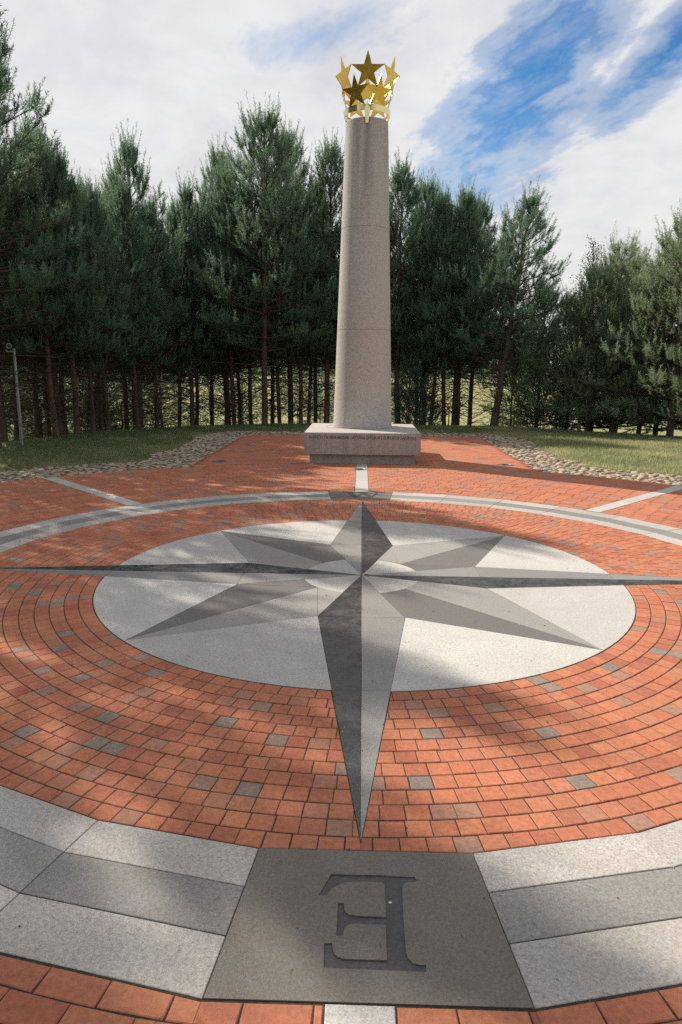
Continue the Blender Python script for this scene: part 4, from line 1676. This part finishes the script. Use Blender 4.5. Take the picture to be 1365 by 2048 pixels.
place('tall0', 3.38, 18.75, 7.5, 'thin straight pine touching its twin right of the column', 0.8, None, (0, R(-1)), TREE_COL)
RIGHT = [(7.9, 18.2, 5.3, 'bushy pine half hidden behind the second pine from the right'), (9.6, 17.0, 5.9, 'tall bushy pine filling the back of the right edge group'),
         (9.9, 14.8, 6.2, 'bushy pine behind the pine at the right frame edge'), (7.0, 18.0, 4.4, 'low bushy pine behind the birch'),
         (9.6, 12.6, 5.9, 'nearest bushy pine, mostly cut off by the right frame edge'), (7.55, 15.2, 3.9, 'short bushy pine at the lawn edge in front of the birch'),
         (8.5, 15.6, 4.6, 'mid sized bushy pine between the two tallest right pines'), (6.6, 20.5, 5.0, 'bushy pine right of the leaning trunk, behind the right lawn'),
         (11.0, 16.0, 6.5, None), (11.2, 13.2, 6.2, None), (9.2, 19.5, 5.8, None)]
for n, (x, y_, H, lab) in enumerate(RIGHT):
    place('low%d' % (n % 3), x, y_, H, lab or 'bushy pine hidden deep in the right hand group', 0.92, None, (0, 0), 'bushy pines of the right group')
# trees that stand out of the frame on the left and shade the plaza
SHADE = [(-9.3, 7.4, 9.6), (-10.0, 6.0, 10.6), (-10.7, 8.3, 10.6), (-10.5, 4.5, 11.2), (-11.6, 6.6, 11.6), (-11.2, 2.9, 11.4), (-12.4, 4.6, 12.4), (-11.6, 1.0, 11.6), (-12.9, 2.4, 12.6), (-12.0, -0.9, 11.6), (-10.4, 10.0, 9.4), (-13.2, 0.2, 12.6)]
for n, (x, y_, H) in enumerate(SHADE):
    place('thin%d' % (n % 2), x, y_, H, 'pine standing out of view on the shaded left side', 1.0, None, (0, 0), 'pines beside the plaza out of view')
for n, (x, y_, H) in enumerate([(-14.5, 24, 4.2), (-17, 28, 5.0), (-12.5, 27, 3.6), (-20, 31, 6.0), (-15.5, 33, 5.2), (-11, 31, 3.2), (-9.3, 26, 2.6), (-13.5, 21, 3.4), (-15.6, 19, 5.0), (-7.6, 38, 3.0), (-4.4, 44, 3.4), (-1.5, 40, 2.6), (1.2, 33, 3.0)]):
    place('low%d' % (n % 3), x, y_, H + 0.6, 'small far pine glimpsed between the trunks', 1.0, None, (0, 0), 'small pines beyond the trunk row')
EAST = [(-9.0, -13.5, 9.0), (-6.0, -16.0, 9.5), (-2.8, -16.8, 8.8), (0.4, -17.6, 9.4), (3.4, -17.0, 9.0), (6.4, -16.2, 9.6), (9.2, -14.4, 8.8), (11.6, -12.0, 9.2), (-11.5, -11.0, 9.3), (-4.5, -18.5, 9.0), (2.0, -19.4, 9.0), (7.8, -18.0, 9.0)]
for n, (x, y_, H) in enumerate(EAST):
    place('tall%d' % (n % 4), x, y_, H, 'pine standing out of view behind the viewpoint', 1.15, None, (0, 0), 'pines behind the viewpoint')
for x, y_, H, kd, lab in ((-9.7, 19.0, 0.9, 'bush0', 'low dark young conifer between the trunks on the left'),
                          (1.6, 18.0, 1.9, 'bush0', 'dark young conifer filling the space just right of the plinth'),
                          (2.1, 19.4, 1.7, 'bush0', 'second dark young conifer right of the plinth, before the meadow gap'),
                          (5.75, 21.0, 2.3, 'bush1', 'pale green young pine behind the leaning trunk'),
                          (6.2, 18.8, 2.2, 'bush1', 'low sunlit young pine under the right tree group'),
                          (-8.35, 15.6, 0.9, 'bush0', 'small dark young conifer beneath the left pines')):
    place(kd, x, y_, H, lab, 1.0, None, (0, 0), 'young conifers under the tall pines', 'young_conifer', 'young conifer')


# birch in the right group
def make_birch(seed, H):
    g = np.random.default_rng(seed)
    wood, trunk = Wood(), Wood()
    zt = np.linspace(-0.3, H, 12)
    bx = np.cumsum(g.normal(0, 0.02, 12))
    TP = np.stack([bx - bx[0], np.zeros(12), zt], -1)
    trunk.tube(TP, np.linspace(0.07, 0.008, 12), 8)
    LP, LD = [], []
    for z in np.arange(1.2, H, 0.11):
        t = (z - 1.2) / (H - 1.2)
        for q in range(2):
            a = g.uniform(0, 6.28)
            L = 1.35 * (1 - t) ** 0.8 * g.uniform(0.6, 1.1) + 0.25
            e = R(45 + 25 * t)
            s = np.linspace(0, 1, 6)
            el_ = e - R(50) * s * s
            d = np.stack([np.cos(el_) * np.cos(a), np.cos(el_) * np.sin(a), np.sin(el_)], -1)
            P = np.array([np.interp(z, zt, TP[:, 0]), 0, z]) + np.concatenate([[np.zeros(3)], np.cumsum(d[:-1] * L / 5, 0)])
            wood.tube(P, np.linspace(0.010, 0.002, 6), 3)
            for w in range(int(40 * L)):
                i0 = int(g.integers(1, 5))
                LP.append(P[i0] + (P[i0 + 1] - P[i0]) * g.random() + g.normal(0, 0.09, 3) - np.array([0, 0, g.uniform(0, 0.15)]))
    LP = np.array(LP)
    n = len(LP)
    a = nrm(g.normal(size=(n, 3)))
    b = nrm(np.cross(a, g.normal(size=(n, 3))))
    V = np.stack([LP - a * 0.026, LP + b * 0.018, LP + a * 0.026, LP - b * 0.018], 1).reshape(-1, 3)
    F = np.arange(4 * n).reshape(-1, 4)
    wv, wf = wood.get()
    me_c = np_mesh('crown', np.concatenate([wv, V]), [wf, F + len(wv)], [M_twig, M_birch], np.concatenate([np.zeros(len(wf)), np.ones(n)]),
                   np.concatenate([np.full(len(wf), .5), g.uniform(0, 1, n)]))
    a, b = trunk.get()
    return dict(crown=me_c, trunk=np_mesh('trunk', a, [b], [M_birchbark], smooth=True), bare=None, H=H)


M_birchbark = plain('birch_bark', (0.35, 0.33, 0.30), 0.8, 0, 0.5, 7)
PV['birch'] = make_birch(5, 5.6)
place('birch', 7.0, 16.6, 5.6, 'fine leaved grey green birch peaking among the sunlit pines', 1.0, None, (0, 0), None, 'birch_tree', 'birch tree')
PV['birch2'] = make_birch(6, 5.0)
place('birch2', -6.55, 24.0, 2.9, 'thin pale trunked birch beyond the bright grass clump', 1.0, None, (0, 0), None, 'birch_tree', 'birch tree')

# ------------------------------------------------------------------ fence beyond the trees
fence = tag(empty('wire_fence'), 'low wire fence on thin dark posts behind the pines', 'fence')
fp = [(-11.5, 18.6), (-9.2, 20.4), (-6.9, 21.8), (-4.6, 22.6), (-2.68, 23.0), (-1.75, 23.05), (0.6, 23.1), (3.55, 22.6), (5.3, 22.0), (7.6, 21.4)]
mp_ = MB()
mp_.box((0, 0, 0.45), (0.045, 0.045, 1.3))
me_p = mp_.mesh('post', [M_post])
pts = []
for x, y_ in fp:
    z = float(height(np.array(x), np.array(y_)))
    zt = max(z + 1.0, 0.28)
    o = link('post', me_p, fence, (x, y_, z))
    o.scale = (1, 1, (zt - z) / 1.1)
    pts.append((x, y_, z, zt))
for k in (0.35, 0.62, 0.9):
    w_ = Wood()
    for p, q in zip(pts[:-1], pts[1:]):
        A_ = np.array([p[0], p[1], p[2] + (p[3] - p[2]) * k])
        B_ = np.array([q[0], q[1], q[2] + (q[3] - q[2]) * k])
        w_.tube([A_, (A_ + B_) / 2 - (0, 0, 0.02), B_], [0.004] * 3, 3)
    a, b = w_.get()
    link('wire', np_mesh('wire', a, [b], [M_post]), fence)

# ------------------------------------------------------------------ wood far across the meadow
g = np.random.default_rng(77)
Vs, Fs, Ts, Ms, nv = [], [], [], [], 0
for q in range(300):
    x = g.uniform(-190, 190)
    y_ = 150 + g.uniform(0, 34) + 0.0012 * x * x
    z = float(height(np.array(x), np.array(y_)))
    H = g.uniform(10, 17)
    n = 260
    t = g.uniform(0.12, 1, n)
    a = g.uniform(0, 6.283, n)
    r = (1.02 - t) ** 0.7 * g.uniform(2.0, 3.4) * np.sqrt(g.uniform(0.2, 1, n))
    c = np.stack([x + r * np.cos(a), y_ + r * np.sin(a), z + t * H], -1)
    u1 = nrm(g.normal(size=(n, 3))) * g.uniform(0.35, 0.8, (n, 1))
    u2 = nrm(np.cross(u1, g.normal(size=(n, 3)))) * g.uniform(0.3, 0.7, (n, 1))
    Vs.append(np.stack([c - u1, c + u2, c + u1], 1).reshape(-1, 3))
    Fs.append(np.arange(3 * n).reshape(-1, 3) + nv)
    Ts.append(np.clip(g.normal(0.5, 0.2, n) + g.normal(0, 0.12), 0.12, 1))
    nv += 3 * n
    w_ = 0.16
    tv = np.array([(x - w_, y_ - 2, z), (x + w_, y_ - 2, z), (x, y_ - 2, z + H * 0.8)])
tag(link('far_wood', np_mesh('far_wood', np.concatenate(Vs), [np.concatenate(Fs)], [M_needle], tone=np.concatenate(Ts))), kind='stuff')
